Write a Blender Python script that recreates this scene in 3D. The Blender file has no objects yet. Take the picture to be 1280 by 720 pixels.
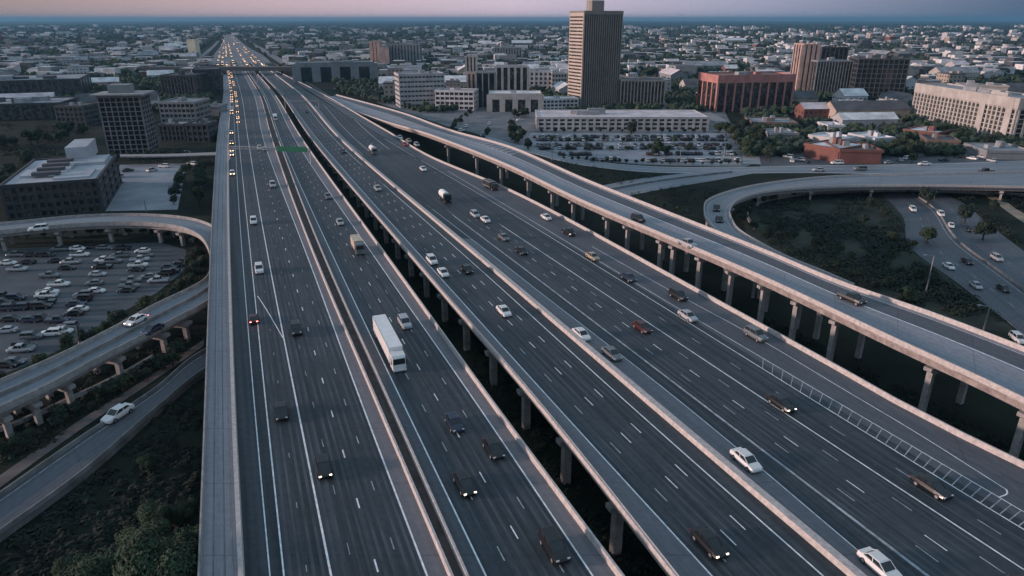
import bpy, math, random
import numpy as np
from mathutils import Vector, Matrix
random.seed(11); rng = random.Random(5)
S = bpy.context.scene
C = S.collection
F = 860.0; H = 70.0; PITCH = math.atan(336/860)
cp, sp = math.cos(PITCH), math.sin(PITCH)
V3 = lambda *a: np.array(a, float)

# ---------------------------------------------------------------- pixel -> place
def ray(px, py):
    u, v = (px-640)/F, (py-360)/F
    return V3(u, cp - v*sp, -sp - v*cp)
def at(px, py, z=0.0):
    d = ray(px, py)
    if not callable(z):
        t = (z-H)/d[2]
        return V3(d[0]*t, d[1]*t, z)
    zz = z(200.0)
    for _ in range(60):
        t = (zz-H)/d[2]; zn = z(d[1]*t)
        if abs(zn-zz) < 1e-4: break
        zz = .5*zz + .5*zn
    return V3(d[0]*t, d[1]*t, zz)
def proj(p):
    x, y, z = p[0], p[1], p[2]-H
    zc = y*cp - z*sp; yc = y*sp + z*cp
    return 640+F*x/zc, 360-F*yc/zc
def height_to(p, py):
    lo, hi = 0.0, 250.0
    for _ in range(40):
        m = (lo+hi)/2
        if proj((p[0], p[1], p[2]+m))[1] > py: lo = m
        else: hi = m
    return lo
def zdeck(Y):
    return max(.7, 12-.018*max(Y, -100)) if Y < 580 or Y > 660 else max(.7, 12-.018*Y)
def zfly(Y):
    t = min(1, max(0, (500-Y)/190)); t = t*t*(3-2*t)
    return zdeck(Y)*(1-t) + (14.0)*t

# ---------------------------------------------------------------- materials
def N(nt, t, **kw):
    n = nt.nodes.new(t)
    for k, v in kw.items(): setattr(n, k, v)
    return n
MATS = {}
def mat(name, col, rough=.8, var=.25, scale=.3, metal=0, col2=None, bump=0, emit=None, es=0, spec=.5, coords='world', thr=(.35,.65)):
    if name in MATS: return MATS[name]
    m = bpy.data.materials.new(name); m.use_nodes = True; nt = m.node_tree
    b = nt.nodes['Principled BSDF']
    b.inputs['Roughness'].default_value = rough; b.inputs['Metallic'].default_value = metal
    b.inputs['Specular IOR Level'].default_value = spec
    if coords == 'world': src = N(nt, 'ShaderNodeNewGeometry').outputs['Position']
    else: src = N(nt, 'ShaderNodeTexCoord').outputs['Object']
    n1 = N(nt, 'ShaderNodeTexNoise'); n1.inputs['Scale'].default_value = scale; n1.inputs['Detail'].default_value = 8; n1.inputs['Roughness'].default_value = .62
    nt.links.new(src, n1.inputs['Vector'])
    r = N(nt, 'ShaderNodeValToRGB'); e = r.color_ramp.elements
    e[0].position, e[1].position = thr
    a = col2 if col2 else tuple(c*(1-var) for c in col)
    c_ = col if col2 else tuple(min(1, c*(1+var)) for c in col)
    e[0].color = (*a, 1); e[1].color = (*c_, 1)
    nt.links.new(n1.outputs['Fac'], r.inputs['Fac']); nt.links.new(r.outputs['Color'], b.inputs['Base Color'])
    if bump:
        bn = N(nt, 'ShaderNodeBump'); bn.inputs['Strength'].default_value = bump; bn.inputs['Distance'].default_value = .5
        nt.links.new(n1.outputs['Fac'], bn.inputs['Height']); nt.links.new(bn.outputs['Normal'], b.inputs['Normal'])
    if emit:
        b.inputs['Emission Color'].default_value = (*emit, 1); b.inputs['Emission Strength'].default_value = es
    MATS[name] = m; return m

def road_mat(name, dark, light, joint=15.0, lane=2.65, track=.5):
    """asphalt / concrete with streaks along the road, patches and joints; UV is metres across, metres along"""
    m = bpy.data.materials.new(name); m.use_nodes = True; nt = m.node_tree; L = nt.links.new
    b = nt.nodes['Principled BSDF']; b.inputs['Roughness'].default_value = .62; b.inputs['Specular IOR Level'].default_value = .4
    uv = N(nt, 'ShaderNodeUVMap').outputs['UV']
    def noise(sx, sy, sc, det=6):
        mp = N(nt, 'ShaderNodeMapping'); mp.inputs['Scale'].default_value = (sx, sy, 1)
        n = N(nt, 'ShaderNodeTexNoise'); n.inputs['Scale'].default_value = sc; n.inputs['Detail'].default_value = det
        L(uv, mp.inputs['Vector']); L(mp.outputs[0], n.inputs['Vector']); return n.outputs['Fac']
    streak = noise(1.1, .012, 1.0); patch = noise(.05, .03, 1.0); fine = noise(1, 1, .9, 10)
    def M(op, a, b_, clamp=False):
        n = N(nt, 'ShaderNodeMath', operation=op, use_clamp=clamp)
        for i, x in enumerate((a, b_)):
            if x is None: continue
            if isinstance(x, (int, float)): n.inputs[i].default_value = x
            else: L(x, n.inputs[i])
        return n.outputs[0]
    s = M('ADD', M('MULTIPLY', streak, track), M('MULTIPLY', patch, .45))
    s = M('ADD', s, M('MULTIPLY', fine, .35))
    s = M('SUBTRACT', s, (track+.8)*.5-.5)
    r = N(nt, 'ShaderNodeValToRGB'); r.color_ramp.elements[0].position = .36; r.color_ramp.elements[1].position = .66
    r.color_ramp.elements[0].color = (*dark, 1); r.color_ramp.elements[1].color = (*light, 1); L(s, r.inputs['Fac'])
    sx = N(nt, 'ShaderNodeSeparateXYZ'); L(uv, sx.inputs[0])
    fr = M('FRACT', M('DIVIDE', sx.outputs[1], joint), None)
    jm = M('LESS_THAN', fr, .28/joint)
    mx = N(nt, 'ShaderNodeMixRGB', blend_type='MULTIPLY'); L(M('MULTIPLY', jm, .28), mx.inputs['Fac'])
    L(r.outputs['Color'], mx.inputs['Color1']); mx.inputs['Color2'].default_value = (.2, .2, .2, 1)
    L(mx.outputs[0], b.inputs['Base Color'])
    MATS[name] = m; return m

ASPH = road_mat('asphalt', (.018,.026,.033), (.054,.068,.080), track=.9)
DECKC = road_mat('shoulder_concrete', (.12,.12,.135), (.205,.20,.215))
RAMP = road_mat('ramp_concrete', (.21,.212,.235), (.36,.36,.39))
STREET = road_mat('street_asphalt', (.15,.168,.19), (.27,.29,.32), joint=40)
LANEC = road_mat('median_lane_asphalt', (.06,.068,.08), (.12,.13,.148))
PAINT = mat('road_paint', (.80,.80,.82), .6, .25, 1.2)
PAINTW = mat('worn_road_paint', (.36,.38,.41), .7, .4, .8)
CONC = mat('concrete', (.33,.31,.30), .85, .25, .8)
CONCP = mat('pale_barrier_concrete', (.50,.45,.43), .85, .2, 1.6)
CONCD = mat('dark_concrete', (.19,.19,.19), .9, .35, .3)
STEEL = mat('galvanised_steel', (.35,.36,.38), .5, .15, 2, metal=.6)
GRASS = mat('grass_ground', (.034,.044,.026), .95, scale=.09, col2=(.007,.012,.008), bump=.4, thr=(.3,.7))
LOT = mat('parking_asphalt', (.085,.10,.115), .8, scale=.09, col2=(.045,.056,.066))
LOTL = mat('pale_parking_asphalt', (.32,.34,.38), .8, scale=.06, col2=(.2,.215,.245))
TRUNK = mat('bark', (.05,.04,.03), .95, .3, 2)
LEAF = [mat('foliage_dark', (.024,.038,.021), .9, .5, .5, coords='world'), mat('foliage_mid', (.036,.056,.026), .9, .5, .5), mat('foliage_blue', (.028,.045,.032), .9, .5, .5)]
GLASS = mat('dark_glass', (.02,.026,.03), .12, .3, .15, spec=.7)
GLASSD = mat('dim_office_glass', (.10,.098,.092), .3, 0, .4, col2=(.012,.014,.016), thr=(.47,.62))
TYRE = mat('tyre_rubber', (.015,.015,.015), .9, .1)
HEAD = mat('headlight_on', (.9,.85,.7), .3, 0, emit=(1,.82,.58), es=2.0)
HEADOFF = mat('headlight_lens', (.6,.6,.6), .15, 0)
HEADJ = mat('headlight_far_on', (.9,.8,.6), .3, 0, emit=(1,.52,.24), es=4.5)
TAIL = mat('tail_light', (.35,.02,.02), .3, 0)
TAILON = mat('tail_light_on', (.8,.05,.05), .3, 0, emit=(1,.12,.1), es=8)
GREEN = mat('sign_green', (.01,.16,.08), .5, .05)
WHITE = mat('white_paint', (.86,.84,.82), .4, .06, .8)
ROOFW = mat('white_roof', (.70,.69,.69), .8, .3, .12)
ROOFG = mat('grey_roof', (.29,.30,.32), .85, .3, .12)
ROOFD = mat('dark_roof', (.1,.1,.11), .85, .3, .12)
ROOFP = mat('pinkish_roof', (.66,.57,.58), .8, .25, .1)
FASC = mat('fascia_concrete', (.30,.26,.25), .9, .3, .7)
DIRT = mat('bare_soil', (.3,.24,.18), .95, .3, .2)

# ---------------------------------------------------------------- mesh builder
class MB:
    def __init__(s): s.v = []; s.f = []; s.m = []; s.uv = {}
    def poly(s, pts, m=0, uv=None):
        b = len(s.v); s.v += [tuple(p) for p in pts]; s.f.append(tuple(range(b, b+len(pts)))); s.m.append(m)
        if uv: s.uv[len(s.f)-1] = uv
    def box(s, x0, y0, z0, x1, y1, z1, m=0, top=None, bottom=True):
        b = len(s.v)
        s.v += [(x0,y0,z0),(x1,y0,z0),(x1,y1,z0),(x0,y1,z0),(x0,y0,z1),(x1,y0,z1),(x1,y1,z1),(x0,y1,z1)]
        fs = [(0,1,5,4),(1,2,6,5),(2,3,7,6),(3,0,4,7),(4,5,6,7)] + ([(3,2,1,0)] if bottom else [])
        for i, f in enumerate(fs): s.f.append(tuple(b+k for k in f)); s.m.append(top if (i == 4 and top is not None) else m)
    def loft(s, rings, m=0, cap=True):
        b = len(s.v); n = len(rings[0])
        for r in rings: s.v += [tuple(p) for p in r]
        for i in range(len(rings)-1):
            for j in range(n):
                k = (j+1) % n
                s.f.append((b+i*n+j, b+i*n+k, b+(i+1)*n+k, b+(i+1)*n+j)); s.m.append(m)
        if cap:
            s.f.append(tuple(b+j for j in range(n))[::-1]); s.m.append(m)
            s.f.append(tuple(b+(len(rings)-1)*n+j for j in range(n))); s.m.append(m)
    def cyl(s, p0, p1, r0, r1=None, n=10, m=0):
        r1 = r0 if r1 is None else r1
        p0, p1 = Vector(p0), Vector(p1); d = (p1-p0).normalized()
        a = d.orthogonal().normalized(); c = d.cross(a)
        s.loft([[p0+(a*math.cos(t)+c*math.sin(t))*r0 for t in [2*math.pi*k/n for k in range(n)]],
                [p1+(a*math.cos(t)+c*math.sin(t))*r1 for t in [2*math.pi*k/n for k in range(n)]]], m)
    def mesh(s, name, mats):
        me = bpy.data.meshes.new(name)
        me.from_pydata([tuple(float(q) for q in p) for p in s.v], [], s.f)
        for m in mats: me.materials.append(m)
        me.polygons.foreach_set('material_index', s.m)
        if s.uv:
            ul = me.uv_layers.new(name='UVMap')
            for fi, uv in s.uv.items():
                for li, c in zip(me.polygons[fi].loop_indices, uv): ul.data[li].uv = c
        me.update(); return me
    def build(s, name, mats, parent=None, loc=None):
        if not isinstance(mats, (list, tuple)): mats = [mats]
        return add(name, s.mesh(name, mats), parent, loc)
def add(name, me, parent=None, loc=None):
    o = bpy.data.objects.new(name, me); C.objects.link(o)
    if parent: o.parent = parent
    if loc is not None: o.location = loc
    return o
def tag(o, label=None, cat=None, group=None, kind=None):
    if label: o['label'] = label
    if cat: o['category'] = cat
    if group: o['group'] = group
    if kind: o['kind'] = kind
    return o
def empty(name, loc=(0,0,0), rz=0):
    o = bpy.data.objects.new(name, None); C.objects.link(o); o.empty_display_size = 1
    o.location = tuple(float(q) for q in loc); o.rotation_euler = (0,0,rz); return o
KIDS = {}
def kids(o):
    if o.name not in KIDS: KIDS[o.name] = [(c, list(c.children)) for c in o.children]
    return KIDS[o.name]
def dup(o, loc, rz=0, sc=1.0):
    r = o.copy(); C.objects.link(r); r.location = tuple(float(q) for q in loc); r.rotation_euler = (0,0,rz)
    r.scale = (sc,sc,sc) if not isinstance(sc, tuple) else sc
    for c, gs in kids(o):
        d = c.copy(); C.objects.link(d); d.parent = r
        for g in gs:
            e = g.copy(); C.objects.link(e); e.parent = d
    return r
def structure(o): o['kind'] = 'structure'; return o

ORD = 'first second third fourth fifth sixth seventh eighth ninth tenth eleventh twelfth thirteenth fourteenth fifteenth sixteenth seventeenth eighteenth nineteenth'.split()
TENS = {20:'twenty',30:'thirty',40:'forty',50:'fifty',60:'sixty',70:'seventy',80:'eighty',90:'ninety'}
TH = {20:'twentieth',30:'thirtieth',40:'fortieth',50:'fiftieth',60:'sixtieth',70:'seventieth',80:'eightieth',90:'ninetieth'}
def nth(i):
    i += 1
    if i < 20: return ORD[i-1]
    if i >= 100: return 'hundred and ' + nth(i-101) if i > 100 else 'hundredth'
    t = i//10*10
    return TH[t] if i % 10 == 0 else TENS[t] + '-' + ORD[i%10-1]

# ---------------------------------------------------------------- curves and ribbons
def smooth(P, n):
    P = np.array(P, float)
    Q = np.vstack([2*P[0]-P[1], P, 2*P[-1]-P[-2]])
    out = []
    for i in range(1, len(Q)-2):
        p0, p1, p2, p3 = Q[i-1:i+3]
        # centripetal-ish Catmull-Rom with limited tangents
        d = np.linalg.norm(p2-p1); d0 = np.linalg.norm(p1-p0)+1e-6; d2 = np.linalg.norm(p3-p2)+1e-6
        m1 = ((p1-p0)/d0*d + (p2-p1)*d0/d)*1/(d0/d+1) if d > 0 else p2-p1
        m1 = (p1-p0)/d0*(d/(d0+d))*d + (p2-p1)/d*(d0/(d0+d))*d
        m2 = (p2-p1)/d*(d2/(d2+d))*d + (p3-p2)/d2*(d/(d2+d))*d
        for t in np.linspace(0, 1, 24, endpoint=False):
            out.append((2*t**3-3*t**2+1)*p1 + (t**3-2*t**2+t)*m1 + (-2*t**3+3*t**2)*p2 + (t**3-t**2)*m2)
    out.append(Q[-2]); out = np.array(out)
    s = np.concatenate([[0], np.cumsum(np.linalg.norm(np.diff(out, axis=0), axis=1))])
    # denser near the start of the world curve (close to the camera)
    g = np.linspace(0, s[-1], n)
    return np.stack([np.interp(g, s, out[:, k]) for k in range(3)], 1)
def trace(px, z, n=90):
    return smooth([at(x, y, z) for x, y in px], n)
def arclen(P): return np.concatenate([[0], np.cumsum(np.linalg.norm(np.diff(P, axis=0), axis=1))])
def normals(P):
    T = np.gradient(P, axis=0); T[:, 2] = 0; T /= np.linalg.norm(T, axis=1)[:, None]+1e-9
    return np.stack([-T[:, 1], T[:, 0], 0*T[:, 0]], 1)
def ribbon(name, L, R, m_top, m_side=None, thick=.5, girder=0, uvshift=0):
    """road slab between two edges; girder > 0 gives a bridge cross-section"""
    mb = MB(); n = len(L); s = arclen((L+R)/2)
    mats = [m_top, m_side or m_top]
    up = V3(0,0,1)
    for i in range(n-1):
        w0, w1 = np.linalg.norm(R[i]-L[i]), np.linalg.norm(R[i+1]-L[i+1])
        mb.poly([L[i], R[i], R[i+1], L[i+1]], 0, [(uvshift,s[i]),(uvshift+w0,s[i]),(uvshift+w1,s[i+1]),(uvshift,s[i+1])])
    rings = []
    for i in range(n):
        a = (R[i]-L[i]); w = np.linalg.norm(a); a = a/w
        if girder:
            g = min(1.3, w*.2)
            rings.append([L[i], L[i]-up*thick, L[i]+a*g-up*(thick+.15), L[i]+a*(g+.1)-up*(thick+girder), R[i]-a*(g+.1)-up*(thick+girder), R[i]-a*g-up*(thick+.15), R[i]-up*thick, R[i]])
        else: rings.append([L[i], L[i]-up*thick, R[i]-up*thick, R[i]])
    b = len(mb.v); k = len(rings[0])
    for r in rings: mb.v += [tuple(p) for p in r]
    for i in range(n-1):
        for j in range(k-1):
            mb.f.append((b+i*k+j, b+(i+1)*k+j, b+(i+1)*k+j+1, b+i*k+j+1)); mb.m.append(1)
    for e in (0, n-1):
        mb.f.append(tuple(b+e*k+j for j in range(k))); mb.m.append(1)
    return structure(mb.build(name, mats))
def wall_along(P, w=.4, h=.9, m=CONC, name='concrete_barrier', label=None, off=0, z0=0, cat='barrier', top=.6, group=None, topmat=None, rail=False):
    nrm = normals(P); mb = MB(); rings = []
    O = P[0].copy()
    for i in range(len(P)):
        c = P[i]-O + nrm[i]*off + V3(0,0,z0)
        rings.append([c-nrm[i]*w/2, c-nrm[i]*w/2*top+V3(0,0,h), c+nrm[i]*w/2*top+V3(0,0,h), c+nrm[i]*w/2])
    mb.loft(rings)
    o = mb.build(name, m, loc=tuple(O)); tag(o, label, cat, group)
    if rail:
        r = MB(); q = [P[i]-O+nrm[i]*off+V3(0,0,z0+h) for i in range(len(P))]
        for i in range(0, len(q)-1):
            r.cyl(q[i]+V3(0,0,.35), q[i+1]+V3(0,0,.35), .07, n=5)
        r.build('rail', STEEL, o)
    return o
def strip(mb, P, w, z=.012, m=0, dash=None, off=0, start=0):
    nrm = normals(P); s = arclen(P)
    if dash is None:
        for i in range(len(P)-1):
            a, b = P[i]+nrm[i]*off+V3(0,0,z), P[i+1]+nrm[i+1]*off+V3(0,0,z)
            mb.poly([a-nrm[i]*w/2, a+nrm[i]*w/2, b+nrm[i+1]*w/2, b-nrm[i+1]*w/2][::-1], m)
        return
    on, gap = dash; d = start
    while d+on < s[-1]:
        q = [np.array([np.interp(t, s, P[:, k]) for k in range(3)]) for t in (d, d+on)]
        nn = np.array([np.interp(d, s, nrm[:, k]) for k in range(3)])
        a, b = q[0]+nn*off+V3(0,0,z), q[1]+nn*off+V3(0,0,z)
        mb.poly([a-nn*w/2, a+nn*w/2, b+nn*w/2, b-nn*w/2][::-1], m)
        d += on+gap

# ================================================================ HIGHWAY
ROWS = (820, 720, 540, 360, 180, 120, 92, 78)
def rows(a720, a540, a360, a180, a120=None):
    a820 = a720 + (a720-a540)*100/180
    if a120 is None: a120 = a180 + (a180-a360)*60/180
    vx, vy = 279, 42
    a92 = vx+(a120-vx)*(92-vy)/(120-vy); a78 = vx+(a120-vx)*(78-vy)/(120-vy)
    return list(zip((a820, a720, a540, a360, a180, a120, a92, a78), ROWS))
LN = dict(
 deckL=rows(247.5,254.5,261,271,279), wallL=rows(302,293.5,287.5,285.5,288), l1=rows(337.5,321,306,294,291), l2=rows(355,336,317.5,299,294),
 l3=rows(414,378,342.5,311,302), l6=rows(534,465.5,399,331,318), medL=rows(563,486.5,409.5,342,325), medR=rows(582,502.5,421.5,350,329),
 l7=rows(607.5,521,435,353,332), l11=rows(741,620,495,372,341), deckR=rows(776,642,512,382,345),
 rL=rows(838,698,546,393.5,352), rW1=rows(890,725,562,402,356), rW2=rows(1029,825,626,424,372), pinkA=rows(1060,849,640,430,377), pinkB=rows(1075,861,648,434,379),
 thin=rows(1110,897,668,438,383), thick=rows(1160,923.5,687,451,393), rB=rows(1292,1017,745,478,412))
T = {k: trace(v, zdeck, 130) for k, v in LN.items()}
# lines crossing the right frame edge, traced by hand
def extra(*p): return trace(p, zdeck, 110)
T['rC'] = extra((1420,745),(1280,662),(1081,540),(791,360),(640,267),(495,182),(440,148),(396,118))
T['rD'] = extra((1420,722),(1280,640),(1110,540),(805,360),(655,270),(560,214))
T['rE'] = extra((1258,612),(1144,540),(1050,484),(960,430),(832,360),(740,308))
T['rR'] = extra((1430,668),(1280,583),(1189,540),(1022,448),(863,360),(640,240),(537,196),(490,168),(452,146),(400,116),(352,92),(325,78))
for k in T: T[k] = np.array(T[k])
def resamp(P, n=130):
    s = arclen(P); g = np.linspace(0, s[-1], n); return np.stack([np.interp(g, s, P[:, k]) for k in range(3)], 1)
def mix(A, B, t): return resamp(A)*(1-t)+resamp(B)*t

ribbon('road', T['deckL'], T['deckR'], ASPH, CONCD, .5, 1.5)
ribbon('road', T['rL'], resamp(T['rR']), ASPH, FASC, .5, 1.5)
# shoulder concrete sheets (a slightly different surface laid on the deck)
def sheet(name, A, B, m, z=.006):
    A, B = resamp(A), resamp(B); mb = MB(); s = arclen(A)
    for i in range(len(A)-1):
        w = np.linalg.norm(B[i]-A[i])
        mb.poly([A[i]+V3(0,0,z), B[i]+V3(0,0,z), B[i+1]+V3(0,0,z), A[i+1]+V3(0,0,z)], 0, [(0,s[i]),(w,s[i]),(w,s[i+1]),(0,s[i+1])])
    return structure(mb.build(name, m))
sheet('road_shoulder', T['deckL'], T['wallL'], RAMP)
sheet('road_shoulder', T['l6'], T['medL'], DECKC)
sheet('road_shoulder', T['medR'], T['l7'], LANEC)
sheet('road_shoulder', T['l11'], T['deckR'], DECKC)
sheet('road_shoulder', T['rL'], T['rW1'], DECKC)
sheet('road_shoulder', T['pinkB'], T['thin'], DECKC)
sheet('road_shoulder', mix(T['rC'], T['rR'], .12), mix(T['rC'], T['rR'], .985), LANEC)
# markings
mk = MB()
for k, w in (('l1',.16),('l2',.2),('l3',.26),('l6',.24),('l7',.22),('l11',.22),('rW1',.22),('rW2',.22),('rB',.24),('rC',.2),('rE',.16),('rD',.16)):
    strip(mk, T[k], w, .014)
strip(mk, T['thin'], .16, .014)
strip(mk, T['thick'], .42, .014, 1)
for f, m_, w, st in ((.25,1,.1,3),(.5,0,.2,0),(.75,1,.16,4)): strip(mk, mix(T['l3'],T['l6'],f), w, .015, m_, (2.2,10), 0, st)
strip(mk, mix(T['l2'],T['l3'],.5), .1, .015, 1, (1.2,11))
for f, m_, st in ((.25,1,2),(.5,0,6),(.75,1,0)): strip(mk, mix(T['l7'],T['l11'],f), .17, .015, m_, (2.6,9.5), 0, st)
for f, m_, st in ((.25,1,2),(.5,0,5),(.75,0,8)): strip(mk, mix(T['rW1'],T['rW2'],f), .17, .015, m_, (3,9), 0, st)
for f, m_, st in ((.28,1,2),(.52,0,4),(.76,1,0)): strip(mk, mix(T['thick'],T['rB'],f), .17, .015, m_, (3,9), 0, st)
for f, m_, st in ((.5,1,3),): strip(mk, mix(T['rB'],resamp(T['rC']),f), .15, .015, m_, (3,9), 0, st)
# wear tracks left by tyres, paler than the asphalt
wear = MB()
for A, B, n in (('l3','l6',4),('l2','l3',2),('l7','l11',4),('rW1','rW2',4),('thick','rB',4),('rB','rC',1)):
    for i in range(n):
        for e in (.3, .7): strip(wear, mix(T[A],T[B],(i+e)/n), .38, .009)
# gore lines on the left side and hatching beside line rD
gore = extra((354,423),(339,397),(326,376),(322,370)); strip(mk, gore, .2, .016)
A, B = T['rC'], T['rD']
for k in range(60):
    y = 300+k*7.3; a = None
    pa = [(1280-1081)/122*(y-540)+1081 if y > 540 else 1081+(y-540)*(1081-791)/180, y]
    pb = [1110+(y-12-540)*(1280-1110)/100 if y > 552 else 1110+(y-12-540)*(1110-805)/180, y-12]
    if pb[0] <= pa[0]+2: continue
    P = np.array([at(pa[0], pa[1], zdeck), at(pb[0]-1, pb[1], zdeck)])
    if np.linalg.norm(P[1]-P[0]) < 9: strip(mk, P, .14, .015, 1)
hook = extra((1258,612),(1259,616),(1248,622)); strip(mk, hook, .2, .016)
m_ = mk.build('lane_marking', [PAINT, PAINTW]); structure(m_)
w_ = wear.build('tyre_track', mat('tyre_track', (.056,.066,.077), .7, .4, .12)); structure(w_)

# barriers
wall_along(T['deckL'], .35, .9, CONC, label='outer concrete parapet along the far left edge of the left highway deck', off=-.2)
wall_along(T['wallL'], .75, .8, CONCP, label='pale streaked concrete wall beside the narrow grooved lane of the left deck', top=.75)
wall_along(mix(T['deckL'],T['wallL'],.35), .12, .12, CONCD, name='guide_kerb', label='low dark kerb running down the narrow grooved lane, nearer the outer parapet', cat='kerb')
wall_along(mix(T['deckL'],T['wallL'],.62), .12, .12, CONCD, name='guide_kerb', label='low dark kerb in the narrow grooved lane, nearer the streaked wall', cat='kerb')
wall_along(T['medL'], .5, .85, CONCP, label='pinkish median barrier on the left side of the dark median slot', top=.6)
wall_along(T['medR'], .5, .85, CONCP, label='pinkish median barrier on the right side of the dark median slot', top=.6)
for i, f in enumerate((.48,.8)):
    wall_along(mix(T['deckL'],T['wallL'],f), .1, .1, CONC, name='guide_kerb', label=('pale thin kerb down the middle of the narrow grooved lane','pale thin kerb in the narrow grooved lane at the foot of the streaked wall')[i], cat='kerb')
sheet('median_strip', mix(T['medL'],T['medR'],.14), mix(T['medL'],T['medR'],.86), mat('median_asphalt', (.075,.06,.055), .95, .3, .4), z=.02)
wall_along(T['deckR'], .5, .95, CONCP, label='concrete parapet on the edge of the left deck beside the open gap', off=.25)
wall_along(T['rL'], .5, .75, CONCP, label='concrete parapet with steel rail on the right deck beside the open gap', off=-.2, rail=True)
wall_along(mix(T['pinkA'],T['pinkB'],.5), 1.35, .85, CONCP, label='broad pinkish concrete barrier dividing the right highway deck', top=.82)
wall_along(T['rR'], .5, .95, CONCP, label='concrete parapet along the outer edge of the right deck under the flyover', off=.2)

# ---- flyover ramp (right)
fa = [(1480,612),(1280,503),(1120,428),(960,352),(840,300),(740,258),(640,210),(545,172),(480,152),(427,133),(405,122)]
fb = [(1450,508),(1280,440),(1165,396),(1050,356),(960,318),(840,270),(740,230),(640,186),(570,166),(500,141),(420,119)]
FA, FB = trace(fa, zfly, 120), trace(fb, zfly, 120)
ribbon('flyover_ramp', FB, FA, RAMP, FASC, .5, 1.5)
sheet('road_shoulder', mix(FB,FA,.05), mix(FB,FA,.40), LANEC, .006)
fm = MB()
strip(fm, mix(FB,FA,.07), .2, .014); strip(fm, mix(FB,FA,.40), .34, .016, 0); strip(fm, mix(FB,FA,.92), .2, .014); strip(fm, mix(FB,FA,.66), .14, .014, 1, (3,9))
structure(fm.build('lane_marking', [PAINT, PAINTW]))
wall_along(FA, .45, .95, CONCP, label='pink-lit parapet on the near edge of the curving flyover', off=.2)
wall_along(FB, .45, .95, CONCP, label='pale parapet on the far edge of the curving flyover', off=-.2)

# ---- piers
def pier(p, width, ztop, rz, label, group, ncol=2, colr=.75):
    t = empty('bridge_pier', (p[0],p[1],0), rz); h = ztop
    tag(t, label, 'bridge pier', group)
    mb = MB(); mb.loft([[(-width/2,-.7,h-.7),(-width/2,.7,h-.7),(-width/2,.7,h),(-width/2,-.7,h)],
                        [(-width/2+1.5,-.8,h-1.4),(-width/2+1.5,.8,h-1.4),(-width/2+1.5,.8,h),(-width/2+1.5,-.8,h)],
                        [(width/2-1.5,-.8,h-1.4),(width/2-1.5,.8,h-1.4),(width/2-1.5,.8,h),(width/2-1.5,-.8,h)],
                        [(width/2,-.7,h-.7),(width/2,.7,h-.7),(width/2,.7,h),(width/2,-.7,h)]])
    mb.build('pier_cap', CONC, t)
    for k in range(ncol):
        x = -width/2+1.6+(width-3.2)*k/(ncol-1) if ncol > 1 else 0
        c = MB(); c.box(x-colr*.85, -colr*.85, -.2, x+colr*.85, colr*.85, h-1.3); c.build('column', CONC, t)
    return t
def across(A, B, Y):
    a = np.array([np.interp(Y, A[:,1], A[:,k]) for k in range(3)]); b = np.array([np.interp(Y, B[:,1], B[:,k]) for k in range(3)])
    return a, b
def srt(P):
    return P[np.argsort(P[:,1])]
RL, RR, DL, DR = srt(T['rL']), srt(T['rR']), srt(T['deckL']), srt(T['deckR'])
Y = 44.0; i = 0
while Y < 470:
    a, _ = across(RL, RR, Y)
    d = (across(RL,RR,Y+5)[0]-a); d /= np.linalg.norm(d); n = V3(d[1],-d[0],0)      # to the right
    # width to the other edge along n
    w = 44 if Y < 300 else 40
    bp = min(RR, key=lambda q: abs(np.dot(q-a, d))); w = abs(np.dot(bp-a, n))
    c = a + n*(w/2)
    pier(c, w-.6, a[2]-2.02, math.atan2(n[1], n[0]), 'square-columned concrete pier under the right deck, %s counting away from the camera' % nth(i), 'piers under the right highway deck', 4)
    if i % 2 == 0:
        a, _ = across(DL, DR, Y); bp = min(DR, key=lambda q: abs(np.dot(q-a, d))); w = abs(np.dot(bp-a, n)); c = a+n*(w/2)
        pier(c, w-1, a[2]-2.02, math.atan2(n[1], n[0]), 'concrete pier under the left deck, %s counting away from the camera' % nth(i//2), 'piers under the left highway deck', 4)
    Y += 16; i += 1
for i, (px, py) in enumerate([(1268,528),(1142,468),(1031,409),(972,382),(927,357),(889,340),(860,327),(835,314),(816,305),(781,287),(755,274),(710,253),(681,240),(652,226),(612,208),(583,195),(555,181)]):
    q = at(px, py, lambda Y: zfly(Y)-2.4); bp = FA[np.argmin(np.linalg.norm(FA[:,:2]-q[:2], axis=1))]; k = int(np.argmin(np.linalg.norm(FA[:,:2]-q[:2], axis=1)))
    op = FB[np.argmin(np.linalg.norm(FB[:,:2]-bp[:2], axis=1))]; n = op-bp; w = np.linalg.norm(n[:2]); n = n/np.linalg.norm(n); c = (bp+op)/2
    pier(c, w-.8, min(bp[2],op[2])-2.12, math.atan2(n[1], n[0]), 'tall concrete pier carrying the flyover, %s from the near end' % nth(i), 'piers under the flyover', 2, .62)

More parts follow.
